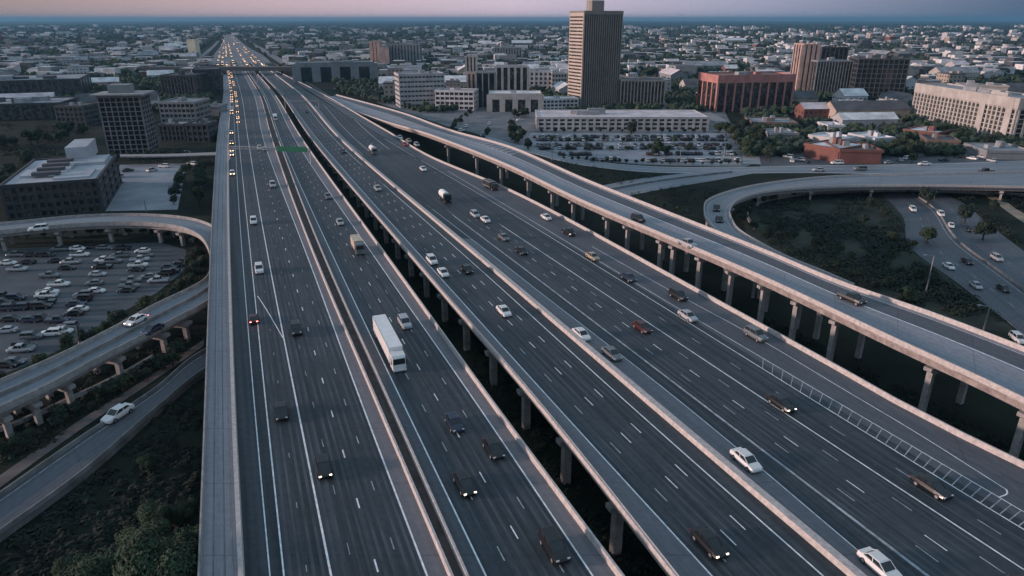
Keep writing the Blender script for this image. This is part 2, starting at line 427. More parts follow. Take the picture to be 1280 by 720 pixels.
# ---------------------------------------------------------------- ground
def ground():
    mb = MB(); rad = [0,30,60,120,250,500,900,1500,2500,4000,7000,12000,20000,38000]; n = 48
    for i in range(len(rad)-1):
        for j in range(n):
            a0, a1 = 2*math.pi*j/n, 2*math.pi*(j+1)/n
            r0, r1 = rad[i], rad[i+1]
            P = [(r1*math.cos(a0), r1*math.sin(a0), 0), (r1*math.cos(a1), r1*math.sin(a1), 0), (r0*math.cos(a1), r0*math.sin(a1), 0), (r0*math.cos(a0), r0*math.sin(a0), 0)]
            mb.poly(P if r0 else P[:3])
    m = bpy.data.materials.new('ground_mix'); m.use_nodes = True; nt = m.node_tree; L = nt.links.new; b = nt.nodes['Principled BSDF']
    b.inputs['Roughness'].default_value = .95; b.inputs['Specular IOR Level'].default_value = .15
    pos = N(nt, 'ShaderNodeNewGeometry').outputs['Position']
    def ns(sc, d=8):
        n = N(nt, 'ShaderNodeTexNoise'); n.inputs['Scale'].default_value = sc; n.inputs['Detail'].default_value = d; n.inputs['Roughness'].default_value = .7; L(pos, n.inputs['Vector']); return n.outputs['Fac']
    r1 = N(nt, 'ShaderNodeValToRGB'); r1.color_ramp.elements[0].position = .35; r1.color_ramp.elements[1].position = .68
    r1.color_ramp.elements[0].color = (.007,.011,.008,1); r1.color_ramp.elements[1].color = (.03,.036,.024,1); L(ns(.05), r1.inputs['Fac'])
    r2 = N(nt, 'ShaderNodeValToRGB'); r2.color_ramp.elements[0].position = .56; r2.color_ramp.elements[1].position = .63
    L(ns(.006), r2.inputs['Fac'])
    mx = N(nt, 'ShaderNodeMixRGB'); L(r2.outputs['Color'], mx.inputs['Fac']); L(r1.outputs['Color'], mx.inputs['Color1']); mx.inputs['Color2'].default_value = (.036,.038,.036,1)
    L(mx.outputs[0], b.inputs['Base Color'])
    o = mb.build('ground', m); structure(o)
ground()
def flat(name, px, m, z=.02, world=False):
    P = px if world else [at(x, y, 0) for x, y in px]
    mb = MB(); mb.poly([(p[0], p[1], z) for p in P]); return structure(mb.build(name, m))

# left parking lot inside the loop
flat('parking_lot', [(-260,322),(0,311),(120,306),(200,303),(232,312),(236,334),(196,366),(150,392),(95,428),(30,458),(-60,490),(-300,520)], LOT, .02)
flat('parking_lot', [(150,206),(234,204),(222,262),(132,264),(137,236)], LOTL, .02)
flat('parking_lot', [(470,128),(640,120),(900,128),(940,205),(930,209),(800,206),(700,196),(640,178),(560,158)], mat('plaza_asphalt', (.22,.225,.24), .85, scale=.05, col2=(.10,.11,.12)), .012)
flat('parking_lot', [(664,166),(905,166),(927,207),(800,205),(712,195),(655,178)], LOTL, .028)
flat('parking_lot', [(940,160),(1140,150),(1275,178),(1320,206),(950,208)], mat('yard_asphalt', (.12,.125,.135), .85, scale=.05, col2=(.065,.07,.075)), .016)

flat('path', [(893,184),(900,183),(927,207),(911,207)], CONC, .05)
wall_along(trace([(1290,246),(1150,240),(1060,241),(985,247),(945,256),(934,270),(942,287)], 0, 60), .5, 1.4, CONC, name='retaining_wall', label='low curved retaining wall in the scrub inside the right loop ramp', cat='wall')
# roads on the ground
def road(name, A, B, z, m=STREET, n=70, thick=.15):
    L_, R_ = trace(A, z, n), trace(B, z, n); ribbon(name, L_, R_, m, CONCD, thick); return L_, R_
# horizontal arterial
A1, B1 = road('arterial_road', [(600,168),(660,184),(720,198),(800,207),(900,209),(1000,207),(1150,205),(1290,200),(1420,196)], [(600,172),(660,190),(720,205),(800,214.5),(900,217),(1000,216),(1150,219),(1290,221),(1420,222)], .16)
am = MB(); strip(am, mix(A1,B1,.5), .7, .012, 1); strip(am, mix(A1,B1,.05), .4, .012, 0); strip(am, mix(A1,B1,.95), .4, .012, 0); strip(am, mix(A1,B1,.28), .25, .012, 1, (4,8)); strip(am, mix(A1,B1,.74), .25, .012, 1, (4,8)); structure(am.build('lane_marking', [PAINT, PAINTW]))
road('slip_road', [(728,237),(795,224),(855,217),(915,213)], [(775,247),(830,236),(890,226),(940,217)], .19)
wall_along(trace([(752,240),(812,229),(870,221),(915,216)], 0, 30), .4, .9, CONCD, label='dark low wall above the slip road that leaves the arterial')
zl = lambda Y: 5.5
L1, R1 = trace([(1330,215),(1150,219),(1040,222),(985,227),(930,236),(905,243),(885,252),(881,264),(886,279),(902,294),(932,310),(975,330),(1020,350),(1050,364)], lambda Y: min(zfly(Y)-.9, 5.5+ max(0,(262-Y))*.1), 90), trace([(1330,236),(1150,233),(1050,234),(990,237),(950,242),(925,250),(912,262),(914,277),(927,293),(952,308),(985,325),(1027,342),(1066,359)], lambda Y: min(zfly(Y)-.9, 5.5+max(0,(262-Y))*.1), 90)
ribbon('loop_ramp', L1, R1, STREET, CONC, .5, 1.2)
wall_along(L1, .4, .9, CONCP, label='curved pale parapet on the outside of the right loop ramp', off=-.2)
wall_along(R1, .4, .9, CONCP, label='curved pale parapet on the inside of the right loop ramp', off=.2)
lm = MB(); strip(lm, mix(L1,R1,.5), .2, .014, 0, (3,6)); strip(lm, mix(L1,R1,.14), .25, .014, 0); strip(lm, mix(L1,R1,.86), .25, .014, 0); structure(lm.build('lane_marking', [PAINTW]))
for i in range(9):
    k = 8+i*9; c = (L1[k]+R1[k])/2; n = R1[k]-L1[k]; pier(c, np.linalg.norm(n)-1, c[2]-1.72, math.atan2(n[1], n[0]), 'short pier under the right loop ramp, %s from the east end' % nth(i), 'piers under the right loop ramp', 2, .5)
# merge lane beside the flyover
# far right arterial
A2, B2 = road('side_road', [(1100,240),(1127,268),(1143,314),(1195,352),(1280,418),(1400,512)], [(1165,236),(1197,250),(1238,282),(1280,314),(1340,360),(1440,438)], .1, LANEC, n=50)
sm = MB(); strip(sm, mix(A2,B2,.45), .25, .012, 0); strip(sm, mix(A2,B2,.22), .16, .012, 0, (3,8)); strip(sm, mix(A2,B2,.72), .16, .012, 0, (3,8)); structure(sm.build('lane_marking', [PAINTW]))
wall_along(mix(A2,B2,.5), .5, .6, CONCD, name='median_wall', label='low dark median wall of the side road at far right')
road('dirt_path', [(1216,236),(1240,250),(1262,266),(1300,292)], [(1224,234),(1252,248),(1275,264),(1320,288)], .06, DIRT, 20, .06)
flat('grass_field', [(925,262),(960,242),(1060,236),(1100,238),(1128,270),(1142,316),(1195,354),(1278,420),(1100,390),(1000,330),(935,300)], GRASS, .03)

# left loop ramps
zA = 6.5
LA, RA = trace([(-140,291),(0,281),(100,271.5),(190,270),(240,275),(270,286),(288,305),(288,335),(262,347),(187,387),(133,417),(67,450),(0,479),(-90,512)], zA, 130), trace([(-140,301),(0,290),(100,281.5),(180,280.5),(225,285),(250,294),(263,308),(270,325),(264,374),(213,403),(117,453),(50,489),(0,512),(-90,556)], zA, 130)
# outer edge first: the loop runs along the top, round the bend and down the lower arm
def loop_ramp():
    out = [(-140,291),(0,281),(100,271.5),(190,270),(240,275),(272,287),(290,312),(289,345),(268,374),(213,405),(117,455),(50,491),(0,514),(-90,558)]
    inn = [(-140,302),(0,291),(100,282),(185,281),(225,286),(248,296),(259,310),(262,330),(258,349),(187,387),(133,417),(67,450),(0,479),(-90,514)]
    return trace(out, zA, 140), trace(inn, zA, 140)
LA, RA = loop_ramp()
ribbon('loop_ramp', LA, RA, STREET, CONC, .5, 1.3)
wall_along(LA, .4, .9, CONC, label='outer parapet of the left loop ramp round the car park', off=-.2)
wall_along(RA, .4, .9, CONC, label='inner parapet of the left loop ramp facing the parked cars', off=.2)
lowA = [k for k in range(len(LA)) if LA[k][1] < 190 and LA[k][0] < -62]
mid = mix(LA[lowA[0]:], RA[lowA[0]:], .5); wall_along(mid, .5, .8, CONCD, name='median_wall', label='dark barrier-shadow divider down the middle of the lower arm of the left loop')  # dark concrete paints the shadow stripe of a lane barrier
for i, (px, py) in enumerate([(248,404),(220,418),(158,452),(105,486),(20,528),(60,508)]):
    q = at(px, py, zA-2); k = int(np.argmin(np.linalg.norm(LA[:,:2]-q[:2], axis=1))); k2 = int(np.argmin(np.linalg.norm(RA[:,:2]-LA[k][:2], axis=1)))
    c = (LA[k]+RA[k2])/2; n = LA[k]-RA[k2]; pier(c, np.linalg.norm(n)+.2, zA-1.82, math.atan2(n[1], n[0]), 'concrete pier under the lower arm of the left loop, %s from the highway' % nth([0,1,2,3,5,4][i]), 'piers under the left loop ramp', 2, .6)
for i, px in enumerate((8,70,128,188,225)):
    q = at(px, 291, zA-1.8); k = int(np.argmin(np.linalg.norm(RA[:70,:2]-q[:2], axis=1))); c = (LA[k]+RA[k])/2; n = LA[k]-RA[k]
    pier(c, np.linalg.norm(n), zA-1.82, math.atan2(n[1], n[0]), 'short pier under the upper arm of the left loop, %s from the frame edge' % nth(i), 'piers under the left loop ramp', 2, .6)
wall_along(trace([(-60,548),(0,529),(93,489),(150,462),(190,440)], 1.5, 40), .9, .8, CONC, label='grey concrete beam at the foot of the left loop piers', z0=-1.5, name='concrete_beam', cat='beam')
# lower road, left
LB, RB = road('lower_road', [(300,424),(257,440),(194,489),(100,551),(0,621),(-100,690)], [(300,440),(256,464),(194,514),(100,595),(0,668),(-100,740)], 1.2, LANEC, n=60, thick=1.3)
wall_along(LB, .4, .8, CONCD, label='dark parapet on the upper side of the lower road at left', off=0)
wall_along(RB, .4, .8, CONCD, label='dark parapet on the lower side of the lower road at left', off=0)
bm = MB(); strip(bm, mix(LB,RB,.12), .16, .012); strip(bm, mix(LB,RB,.88), .16, .012); structure(bm.build('lane_marking', [PAINTW]))
road('footpath', [(255,424),(175,478),(97,527),(0,594),(-80,650)], [(255,432),(175,487),(97,539),(0,609),(-80,668)], .1, mat('path_brown', (.12,.10,.095), .95, .3, .3), 40, .1)
# street by the left car park
road('side_street', [(150,193),(220,192),(272,190)], [(150,195.5),(220,195),(272,193.5)], 5.0, CONC, 12, .6)
# far ends of the highway beyond the crossing bridge
zf = .5
road('far_highway', [(262,79),(266,70),(274,60),(279,50),(283,43)], [(340,79),(330,70),(312,60),(299,50),(292,43)], zf, mat('far_road_concrete', (.2,.19,.2), .8, .3, .05), 40)
road('far_slip_road', [(228,86),(246,72),(262,60),(272,51)], [(234,87),(252,73),(266,61),(274.5,51)], zf, MATS['far_road_concrete'], 20)
road('far_slip_road', [(352,80),(330,66),(312,54),(303,48)], [(362,79),(338,65),(317,54),(306,48)], zf, MATS['far_road_concrete'], 20)
road('cross_street', [(470,118),(520,122),(600,118)], [(470,121),(520,126),(600,122)], .14, STREET, 14)

# ================================================================ VEHICLES
PAINTS = {n: mat('paint_'+n, c, .28, .04, 3, spec=.6, coords='obj') for n, c in dict(white=(.78,.76,.74), silver=(.42,.43,.45), grey=(.16,.17,.18), black=(.012,.013,.015), navy=(.02,.03,.06), maroon=(.07,.015,.015), red=(.35,.03,.03), tan=(.42,.34,.25), blue=(.04,.09,.2)).items()}
def ring(x, w, zb, zt, t=.88):
    zm = zb+(zt-zb)*.45
    return [(x,-w*.93,zb),(x,-w,zm),(x,-w*t,zt),(x,w*t,zt),(x,w,zm),(x,w*.93,zb)]
def car_meshes(kind):
    b, g, r = MB(), MB(), MB()
    if kind == 'sedan':
        b.loft([ring(x,w,zb,zt) for x,w,zb,zt in ((-2.35,.78,.35,.72),(-2.25,.88,.28,.95),(-1.5,.92,.25,1.0),(-.9,.93,.24,.98),(.9,.93,.24,.93),(1.5,.92,.25,.88),(2.1,.86,.28,.76),(2.3,.72,.34,.6))])
        cab = ((-1.75,.70,.97),(-1.15,.68,1.40),(.35,.68,1.43),(1.15,.72,.93)); L = 4.65; wb = 1.38
    elif kind == 'suv':
        b.loft([ring(x,w,zb,zt) for x,w,zb,zt in ((-2.35,.82,.4,.9),(-2.3,.93,.34,1.12),(-1.5,.96,.32,1.14),(1.0,.96,.32,1.10),(1.7,.94,.33,1.06),(2.2,.9,.36,.95),(2.36,.76,.42,.72))])
        cab = ((-2.25,.78,1.13),(-2.0,.74,1.72),(.4,.74,1.75),(1.15,.78,1.1)); L = 4.8; wb = 1.42
    else:   # pickup
        b.loft([ring(x,w,zb,zt) for x,w,zb,zt in ((-2.8,.9,.5,1.05),(-2.75,.96,.42,1.12),(1.3,.97,.38,1.12),(2.3,.95,.38,1.06),(2.65,.85,.45,.85))])
        cab = ((-.75,.78,1.13),(-.55,.74,1.78),(.75,.74,1.8),(1.35,.8,1.1)); L = 5.5; wb = 1.75
    (x0,w0,z0),(x1,w1,z1),(x2,w2,z2),(x3,w3,z3) = cab
    g.loft([[(x0,-w0,z0-.03),(x3,-w3,z3-.03),(x3,w3,z3-.03),(x0,w0,z0-.03)],[(x1,-w1,z1),(x2,-w2,z2),(x2,w2,z2),(x1,w1,z1)]])
    r.loft([[(x1-.06,-w1-.03,z1),(x2+.05,-w2-.03,z2),(x2+.05,w2+.03,z2),(x1-.06,w1+.03,z1)],[(x1+.06,-w1+.08,z1+.06),(x2-.1,-w2+.08,z2+.06),(x2-.1,w2-.08,z2+.06),(x1+.06,w1-.08,z1+.06)]])
    for sy in (-1,1):   # pillars
        for (xa,wa,za,xb,wb_,zb_) in ((x0,w0,z0,x1,w1,z1),(x3,w3,z3,x2,w2,z2),((x0+x3)/2-.1,(w0+w3)/2,(z0+z3)/2,(x1+x2)/2-.1,(w1+w2)/2,(z1+z2)/2)):
            r.cyl((xa,sy*(wa+.01),za),(xb,sy*(wb_+.01),zb_),.05,n=4)
    if kind == 'pickup':
        g.box(-2.65,-.75,1.121,-.85,.75,1.128)
    return b, g, r, L, wb
def wheel_mesh(r=.34, w=.24):
    m = MB(); m.cyl((0,-w/2,0),(0,w/2,0),r,n=14); m.cyl((0,-w/2-.012,0),(0,w/2+.012,0),r*.6,n=10,m=1); return m.mesh('wheel', [TYRE, STEEL])
WH = wheel_mesh(); WHB = wheel_mesh(.5,.3)
def lamp_mesh(sx=.06, sy=.17, sz=.08, m=HEAD):
    a = MB(); a.loft([[(-sx,-sy,-sz),(-sx,sy,-sz),(-sx,sy,sz),(-sx,-sy,sz)],[(sx,-sy*.8,-sz*.8),(sx,sy*.8,-sz*.8),(sx,sy*.8,sz*.8),(sx,-sy*.8,sz*.8)]]); return a.mesh('headlight', [m])
LM = {k: lamp_mesh(m=m) for k, m in (('on',HEAD),('off',HEADOFF),('far',HEADJ),('tail',TAIL),('tailon',TAILON))}
LM['far'] = lamp_mesh(.08,.2,.12,HEADJ)
PROTO = {}
def car_proto(kind, lights='off', tail='tail', simple=False):
    key = (kind, lights, tail, simple)
    if key in PROTO: return PROTO[key]
    b, g, r, L, wb = car_meshes(kind)
    res = dict(body=b.mesh('body', [PAINTS['white']]), win=g.mesh('windows', [GLASS]), roof=r.mesh('roof', [PAINTS['white']]), L=L, wb=wb, lights=lights, tail=tail)
    PROTO[key] = res; return res
COUNT = {'car': 0}
CARNAME = dict(sedan='car', suv='suv', pickup='pickup_truck')
def make_car(kind, colour, lights='off', tail='tail', detail=2):
    p = car_proto(kind, 'x', 'x'); t = empty(CARNAME[kind])
    b = add('body', p['body'], t); b.material_slots[0].link = 'OBJECT'; b.material_slots[0].material = PAINTS[colour]
    add('windows', p['win'], t)
    r = add('roof', p['roof'], t); r.material_slots[0].link = 'OBJECT'; r.material_slots[0].material = PAINTS[colour]
    if detail >= 1:
        for sx in (-1,1):
            for sy in (-1,1):
                w = add('wheel', WH, t, (sx*p['wb'], sy*.84, .34))
    if detail >= 2:
        zl_ = .66 if kind == 'sedan' else .88
        for sy in (-1,1):
            add('headlight', LM[lights], t, (p['L']/2-.12, sy*.62, zl_))
            add('tail_light', LM[tail], t, (-p['L']/2+.03, sy*.66, zl_+.1))
    return t
CARP = {}
def car(kind, colour, loc, rz, label, group=None, lights='off', tail='tail', detail=2, sc=1.0):
    key = (kind, colour, lights, tail, detail)
    if key not in CARP:
        t = make_car(*key); CARP[key] = t; t.location = tuple(float(q) for q in loc); t.rotation_euler = (0,0,rz); t.scale = (sc,)*3
        kids(t)
    else: t = dup(CARP[key], loc, rz, sc)
    tag(t, label, {'sedan':'car','suv':'suv','pickup':'pickup truck'}[kind], group)
    if not group and 'group' in t: del t['group']
    return t
def heading(P, q, toward=True):
    k = int(np.argmin(np.linalg.norm(P[:,:2]-q[:2], axis=1))); k = min(max(k,1), len(P)-2)
    d = P[k+1]-P[k-1]
    if (d[1] > 0) == toward and abs(d[1]) > .01: d = -d
    return math.atan2(d[1], d[0])

# vehicles on the two decks: px, py, kind, colour, path, label, lights
MIDL, MIDR, FM = T['l3'], T['pinkA'], mix(FA, FB, .5)
tr = [
 (317,276,'suv','white','l3','white suv on the left deck just past the gore, beside the first lane line',0),
 (341,231,'suv','silver','l6','silver suv near the median of the left deck, short of the green sign',0),
 (324,184,'sedan','white','l3','white car passing under the overhead sign gantry',0),
 (331,186,'sedan','silver','l6','silver car beside a white one under the overhead sign gantry',0),
 (324,336,'suv','white','l3','white suv alone on the exit side of the left deck',0),
 (370,411,'suv','black','l3','black suv on the left deck just beyond the painted gore tip',0),
 (351,513,'sedan','black','l2','black car in the exit lane, nearest car to the double white line',0),
 (404,582,'sedan','black','l3','black car on the left deck closest to the camera left of the median',1),
 (410,245,'sedan','grey','l7','dark grey car right of the median, upstream of the tan box truck',0),
 (425,277,'sedan','silver','l7','small silver car just behind the tan box truck',0),
 (506,403,'suv','silver','l11','silver suv running beside the white semi truck',0),
 (581,603,'sedan','black','l7','black car right of the median, closest of that side to the camera',1),
 (617,559,'sedan','black','l11','black car in the lane beside the gap parapet',0),
 (568,527,'sedan','navy','l7','dark blue car following behind the black car right of the median',0),
 (693,683,'suv','black','l11','black suv at the bottom of the left deck beside the gap',0),
 (383,140,'suv','navy','rW2','dark suv on the right deck near the second sign gantry',0),
 (429,189,'sedan','navy','rW2','dark blue car on the right deck beside the far part of the pink barrier',0),
 (472,235,'sedan','silver','rW1','silver car on the right deck short of the pink barrier bend',0),
 (540,325,'suv','white','rW1','white suv beside the steel railed parapet of the right deck',0),
 (554,340,'sedan','white','rW1','white car just ahead of a white suv along the railed parapet',0),
 (584,336,'sedan','black','rW2','black car left of the broad pink barrier, midway down the deck',0),
 (630,388,'sedan','white','rW2','white car alone left of the broad pink barrier',0),
 (887,677,'sedan','black','rW1','black car with one glowing headlight between railed parapet and pink barrier',1),
 (727,417,'sedan','white','pinkB','white car hugging the right side of the broad pink barrier',0),
 (765,441,'sedan','grey','thin','grey car ahead of the white car hugging the pink barrier',0),
 (933,574,'sedan','white','thin','bright white saloon beside the pink barrier in the lower right',0),
 (1101,706,'sedan','white','thin','white saloon nearest the camera beside the pink barrier',0),
 (529,211,'sedan','white','rB','white car between two white trucks on the far right deck',0),
 (594,268,'suv','silver','rB','silver suv ahead of the round white truck, first of a pair',0),
 (607,274,'sedan','white','rB','white car ahead of a silver suv, second of a pair',0),
 (630,296,'sedan','grey','rB','dark grey car downstream of the silver and white pair',0),
 (652,313,'sedan','black','rB','black car downstream of the dark grey one',0),
 (683,271,'sedan','white','rE','white car beside the outer parapet under the flyover',0),
 (711,290,'pickup','black','rE','black pickup beside the outer parapet, behind the white car',0),
 (741,320,'sedan','tan','rC','tan car between the two outer white lines',0),
 (786,346,'sedan','navy','rE','small dark blue car on the outer shoulder lane',0),
 (803,408,'sedan','maroon','rB','maroon car on the line left of the outer lanes',0),
 (848,369,'suv','black','rE','black suv on the outer lane of the right deck, near flyover piers',0),
 (860,394,'sedan','silver','rC','silver car between outer lane lines next to a black suv',0),
 (945,418,'suv','grey','rE','dark grey suv close to the outer parapet below the tall pier',0),
 (977,503,'sedan','black','rC','black car left of the painted hatching',1),
 (1165,607,'sedan','black','rC','black car left of the hatching, nearest the right edge',0),
]
for px, py, kind, col, path, label, lt in tr:
    q = at(px, py, lambda Y: zdeck(Y)+.8); q[2] = zdeck(q[1])+.016
    car(kind, col, q, heading(T[path], q), label, None, 'on' if lt else 'off', 'tail', 2, 1.12 if py > 250 else 1.25)
q = at(317,398, lambda Y: zdeck(Y)+.6); q[2] = zdeck(q[1])+.016
car('sedan','maroon', q, heading(T['l2'], q, False), 'maroon car with red tail lights glowing beside the exit lane lines', None, 'off', 'tailon', 2, 1.0)
for px, py, kind, col, label, lt in [(798,273,'suv','black','black suv on the flyover with a white front corner, farthest of three',0),(859,304,'pickup','silver','silver pickup on the flyover, middle of three vehicles',0),(1065,373,'pickup','black','black pickup on the flyover beside its far parapet, nearest of three',0)]:
    q = at(px, py, lambda Y: zfly(Y)+.8); q[2] = zfly(q[1])+.017
    car(kind, col, q, heading(FM, q), label, None, 'off', 'tail', 2, 1.12)
ML = mix(L1, R1, .5)
for px, py, kind, col, label in [(891,271,'suv','black','black suv rounding the bend of the right loop ramp'),(925,296,'sedan','black','small black car leaving the right loop ramp')]:
    q = at(px+3, py, 6.3); k = int(np.argmin(np.linalg.norm(ML[:,:2]-q[:2], axis=1))); q = ML[k].copy(); q[2] += .02
    d = ML[k+1]-ML[k-1]; car(kind, col, q, math.atan2(d[1],d[0]), label, None, sc=1.2)
for px, py, kind, col, label in [(1046,205.5,'suv','white','white suv on the arterial in front of the brick-red hall'),(1155,206.5,'sedan','white','white car on the far lane of the arterial, right of a dark tree'),(1232,216,'pickup','black','black pickup on the arterial close to the right frame edge'),(1023,214,'sedan','silver','silver car on the near lane of the arterial'),(1075,213,'suv','grey','grey suv on the arterial between a silver car and a black pickup')]:
    q = at(px, py, .17); car(kind, col, q, math.pi, label, None, sc=1.3)
for i, (px, py, kind, col, label) in enumerate([(1141,262,'suv','white','white suv entering the side road at its far end'),(1176,268,'suv','white','white suv heading the row in the far half of the side road'),(1189,282,'sedan','white','white car behind the white suv in the far half of the side road'),(1212,287,'sedan','black','black car parked between two round trees by the side road'),(1186,333,'sedan','white','white car with lights in the near half of the side road'),(1209,327,'sedan','black','black car beside the median wall of the side road'),(1220,357,'sedan','silver','silver car in the near half of the side road'),(1246,323,'suv','silver','silver suv beyond the median wall at the right'),(1254,361,'sedan','black','black car in the lower part of the side road'),(1272,424,'suv','white','white suv at the near end of the side road by the frame edge')]):
    q = at(px, py, .6); q[2] = .12; car(kind, col, q, heading(A2, q), label, None, 'off', sc=1.02)
q = at(147,517,1.9); q[2] = 1.215; car('sedan','white', q, heading(LB, q)+math.pi*0, 'white car driving alone on the lower road at left', None, 'off', sc=1.3)
q = at(170,400,7.2); q[2] = zA+.02; car('sedan','white', q, heading(LA, q), 'white car on the upper lane of the left loop, beside red lit one', None, 'on', 'tailon', sc=1.15)
q = at(191,412,7); q[2] = zA+.02; car('sedan','navy', q, heading(LA, q), 'dark car on the outer lane of the left loop ramp', None, sc=1.1)
q = at(48,286,7.2); q[2] = zA+.02; car('suv','white', q, heading(LA[:40], q), 'white suv on the upper arm of the left loop', None, sc=1.2)

# trucks
def place(t, px, py, path, zo=1.5, toward=True):
    q = at(px, py, lambda Y: zdeck(Y)+zo); q[2] = zdeck(q[1])+.016; t.location = tuple(q); t.rotation_euler = (0,0,heading(T[path], q, toward))
def box_truck(name, label, L, W, Hh, body, cabcol, style='box'):
    t = empty(name); tag(t, label, 'truck'); x0, x1 = -L/2, L/2
    cab = 2.5 if L > 10 else 2.0
    if style == 'tank':
        m = MB(); n = 16; rr = []
        for x, s in ((x0,.6),(x0+.4,.95),(x0+.8,1),(x1-cab-1,1),(x1-cab-.6,.95),(x1-cab-.3,.6)):
            rr.append([(x, math.cos(a)*W/2*s, Hh*.62+math.sin(a)*Hh*.36*s) for a in [2*math.pi*k/n for k in range(n)]])
        m.loft(rr); m.build('tank', body, t)
    else:
        m = MB(); m.box(x0,-W/2,1.0,x1-cab-.25,W/2,Hh); m.build('cargo_box', body, t)
        m = MB()
        for sy in (-1,1):
            for x in np.arange(x0+.5, x1-cab-.4, 1.1): m.box(x-.03, sy*(W/2+.012)-.014, 1.15, x+.03, sy*(W/2+.012)+.014, Hh-.15)
            m.box(x0+.02, sy*(W/2+.03)-.03, 1.0, x1-cab-.27, sy*(W/2+.03)+.03, 1.14)
            m.box(x0+.02, sy*(W/2+.03)-.03, Hh-.1, x1-cab-.27, sy*(W/2+.03)+.03, Hh+.02)
        m.build('side_rib', mat('dull_aluminium', (.4,.38,.37), .5, .2, 1), t)
        d = MB(); d.box(x0-.05,-W/2+.1,1.05,x0-.005,-.02,Hh-.1); d.build('rear_door', body, t)
        d = MB(); d.box(x0-.05,.02,1.05,x0-.005,W/2-.1,Hh-.1); d.build('rear_door', body, t)
    ch = MB(); ch.box(x0+.2,-.5,.65,x1-.4,.5,.98); ch.build('chassis', CONCD, t)
    c = MB(); hc = min(Hh-.25, 3.3); w = W/2-.05
    c.loft([[(x1-cab,-w,.5),(x1-cab,w,.5),(x1-cab,w,hc),(x1-cab,-w,hc)],[(x1-.55,-w,.45),(x1-.55,w,.45),(x1-.55,w,hc-.05),(x1-.55,-w,hc-.05)],[(x1-.05,-w+.05,.45),(x1-.05,w-.05,.45),(x1-.15,w-.1,hc*.72),(x1-.15,-w+.1,hc*.72)]][:2]); 
    c.loft([[(x1-.55,-w,.45),(x1-.55,w,.45),(x1-.55,w,hc-.05),(x1-.55,-w,hc-.05)],[(x1,-w+.04,.45),(x1,w-.04,.45),(x1-.1,w-.08,hc-.35),(x1-.1,-w+.08,hc-.35)]])
    cb = c.build('cab', cabcol, t)
    g = MB(); g.loft([[(x1-.2,-w+.16,hc*.52),(x1-.2,w-.16,hc*.52),(x1-.2,w-.18,hc-.5),(x1-.2,-w+.18,hc-.5)],[(x1-.0,-w+.16,hc*.52),(x1-.0,w-.16,hc*.52),(x1-.07,w-.18,hc-.5),(x1-.07,-w+.18,hc-.5)]]); g.build('windscreen', GLASS, cb)
    for sy in (-1,1):
        g = MB(); g.box(x1-1.5, sy*w-.02, hc*.52, x1-.7, sy*w+.02, hc-.55); g.build('side_window', GLASS, cb)
        g = MB(); g.box(x1-.35, sy*(w+.2)-.06, hc*.5, x1-.25, sy*(w+.2)+.06, hc*.5+.7); g.box(x1-.32, min(sy*w, sy*(w+.2)), hc*.5+.3, x1-.28, max(sy*w, sy*(w+.2)), hc*.5+.36); g.build('mirror', TYRE, cb)
        add('headlight', LM['off'], t, (x1+.02, sy*(w-.35), .95))
    g = MB(); g.box(x1-.02,-w+.02,.4,x1+.12,w-.02,.75); g.build('bumper', cabcol, t)
    ax = [x0+1.0,x0+2.3,x1-cab-1.2,x1-1.1] if L > 10 else [x0+1.4,x1-.9]
    for x in ax:
        for sy in (-1,1): add('wheel', WHB, t, (x, sy*(W/2-.2), .5))
    return t
place(box_truck('semi_truck', 'long white semi truck with plain roof on the left deck right of the median', 18.5, 2.6, 4.0, WHITE, PAINTS['white']), 486, 428, 'l7', 2.0)
place(box_truck('box_truck', 'tan box truck with pale load upstream of the white semi', 9, 2.5, 3.6, mat('tan_box', (.62,.5,.38), .6, .2, .8), PAINTS['grey']), 447, 306, 'l7', 1.8)
place(box_truck('box_truck', 'white box truck right of the median near the far sign gantries', 9, 2.6, 3.8, WHITE, PAINTS['white']), 344, 147, 'l7', 1.6)
place(box_truck('tanker_truck', 'white tanker with rounded tank, farthest truck on the right deck', 10.5, 2.6, 3.7, WHITE, PAINTS['grey'], 'tank'), 466, 187, 'rB', 1.8)
place(box_truck('tanker_truck', 'white tanker with dark cab, second truck along the right deck', 8.5, 2.7, 3.8, WHITE, PAINTS['black'], 'tank'), 556, 245, 'rB', 1.8)
place(box_truck('dump_truck', 'black work truck standing against the outer parapet under the flyover', 9.5, 2.6, 3.0, PAINTS['black'], PAINTS['black']), 613, 231, 'rR', 1.5)
# workers' vehicles parked in the gore where the flyover leaves
for i, (px, py, k, c_, lb) in enumerate([(500,172,'pickup','white','white pickup parked in the gore where the flyover splits off'),(511,176,'pickup','tan','tan pickup parked in the gore under the flyover'),(521,181,'suv','silver','silver suv parked in the gore nearest to the flyover pier'),(506,180,'sedan','red','red car beside the pickups parked in the gore')]):
    q = at(px, py, lambda Y: zdeck(Y)+.8); q[2] = zdeck(q[1])+.016; car(k, c_, q, heading(T['rR'], q), lb, None, sc=1.2)

far_cars = []
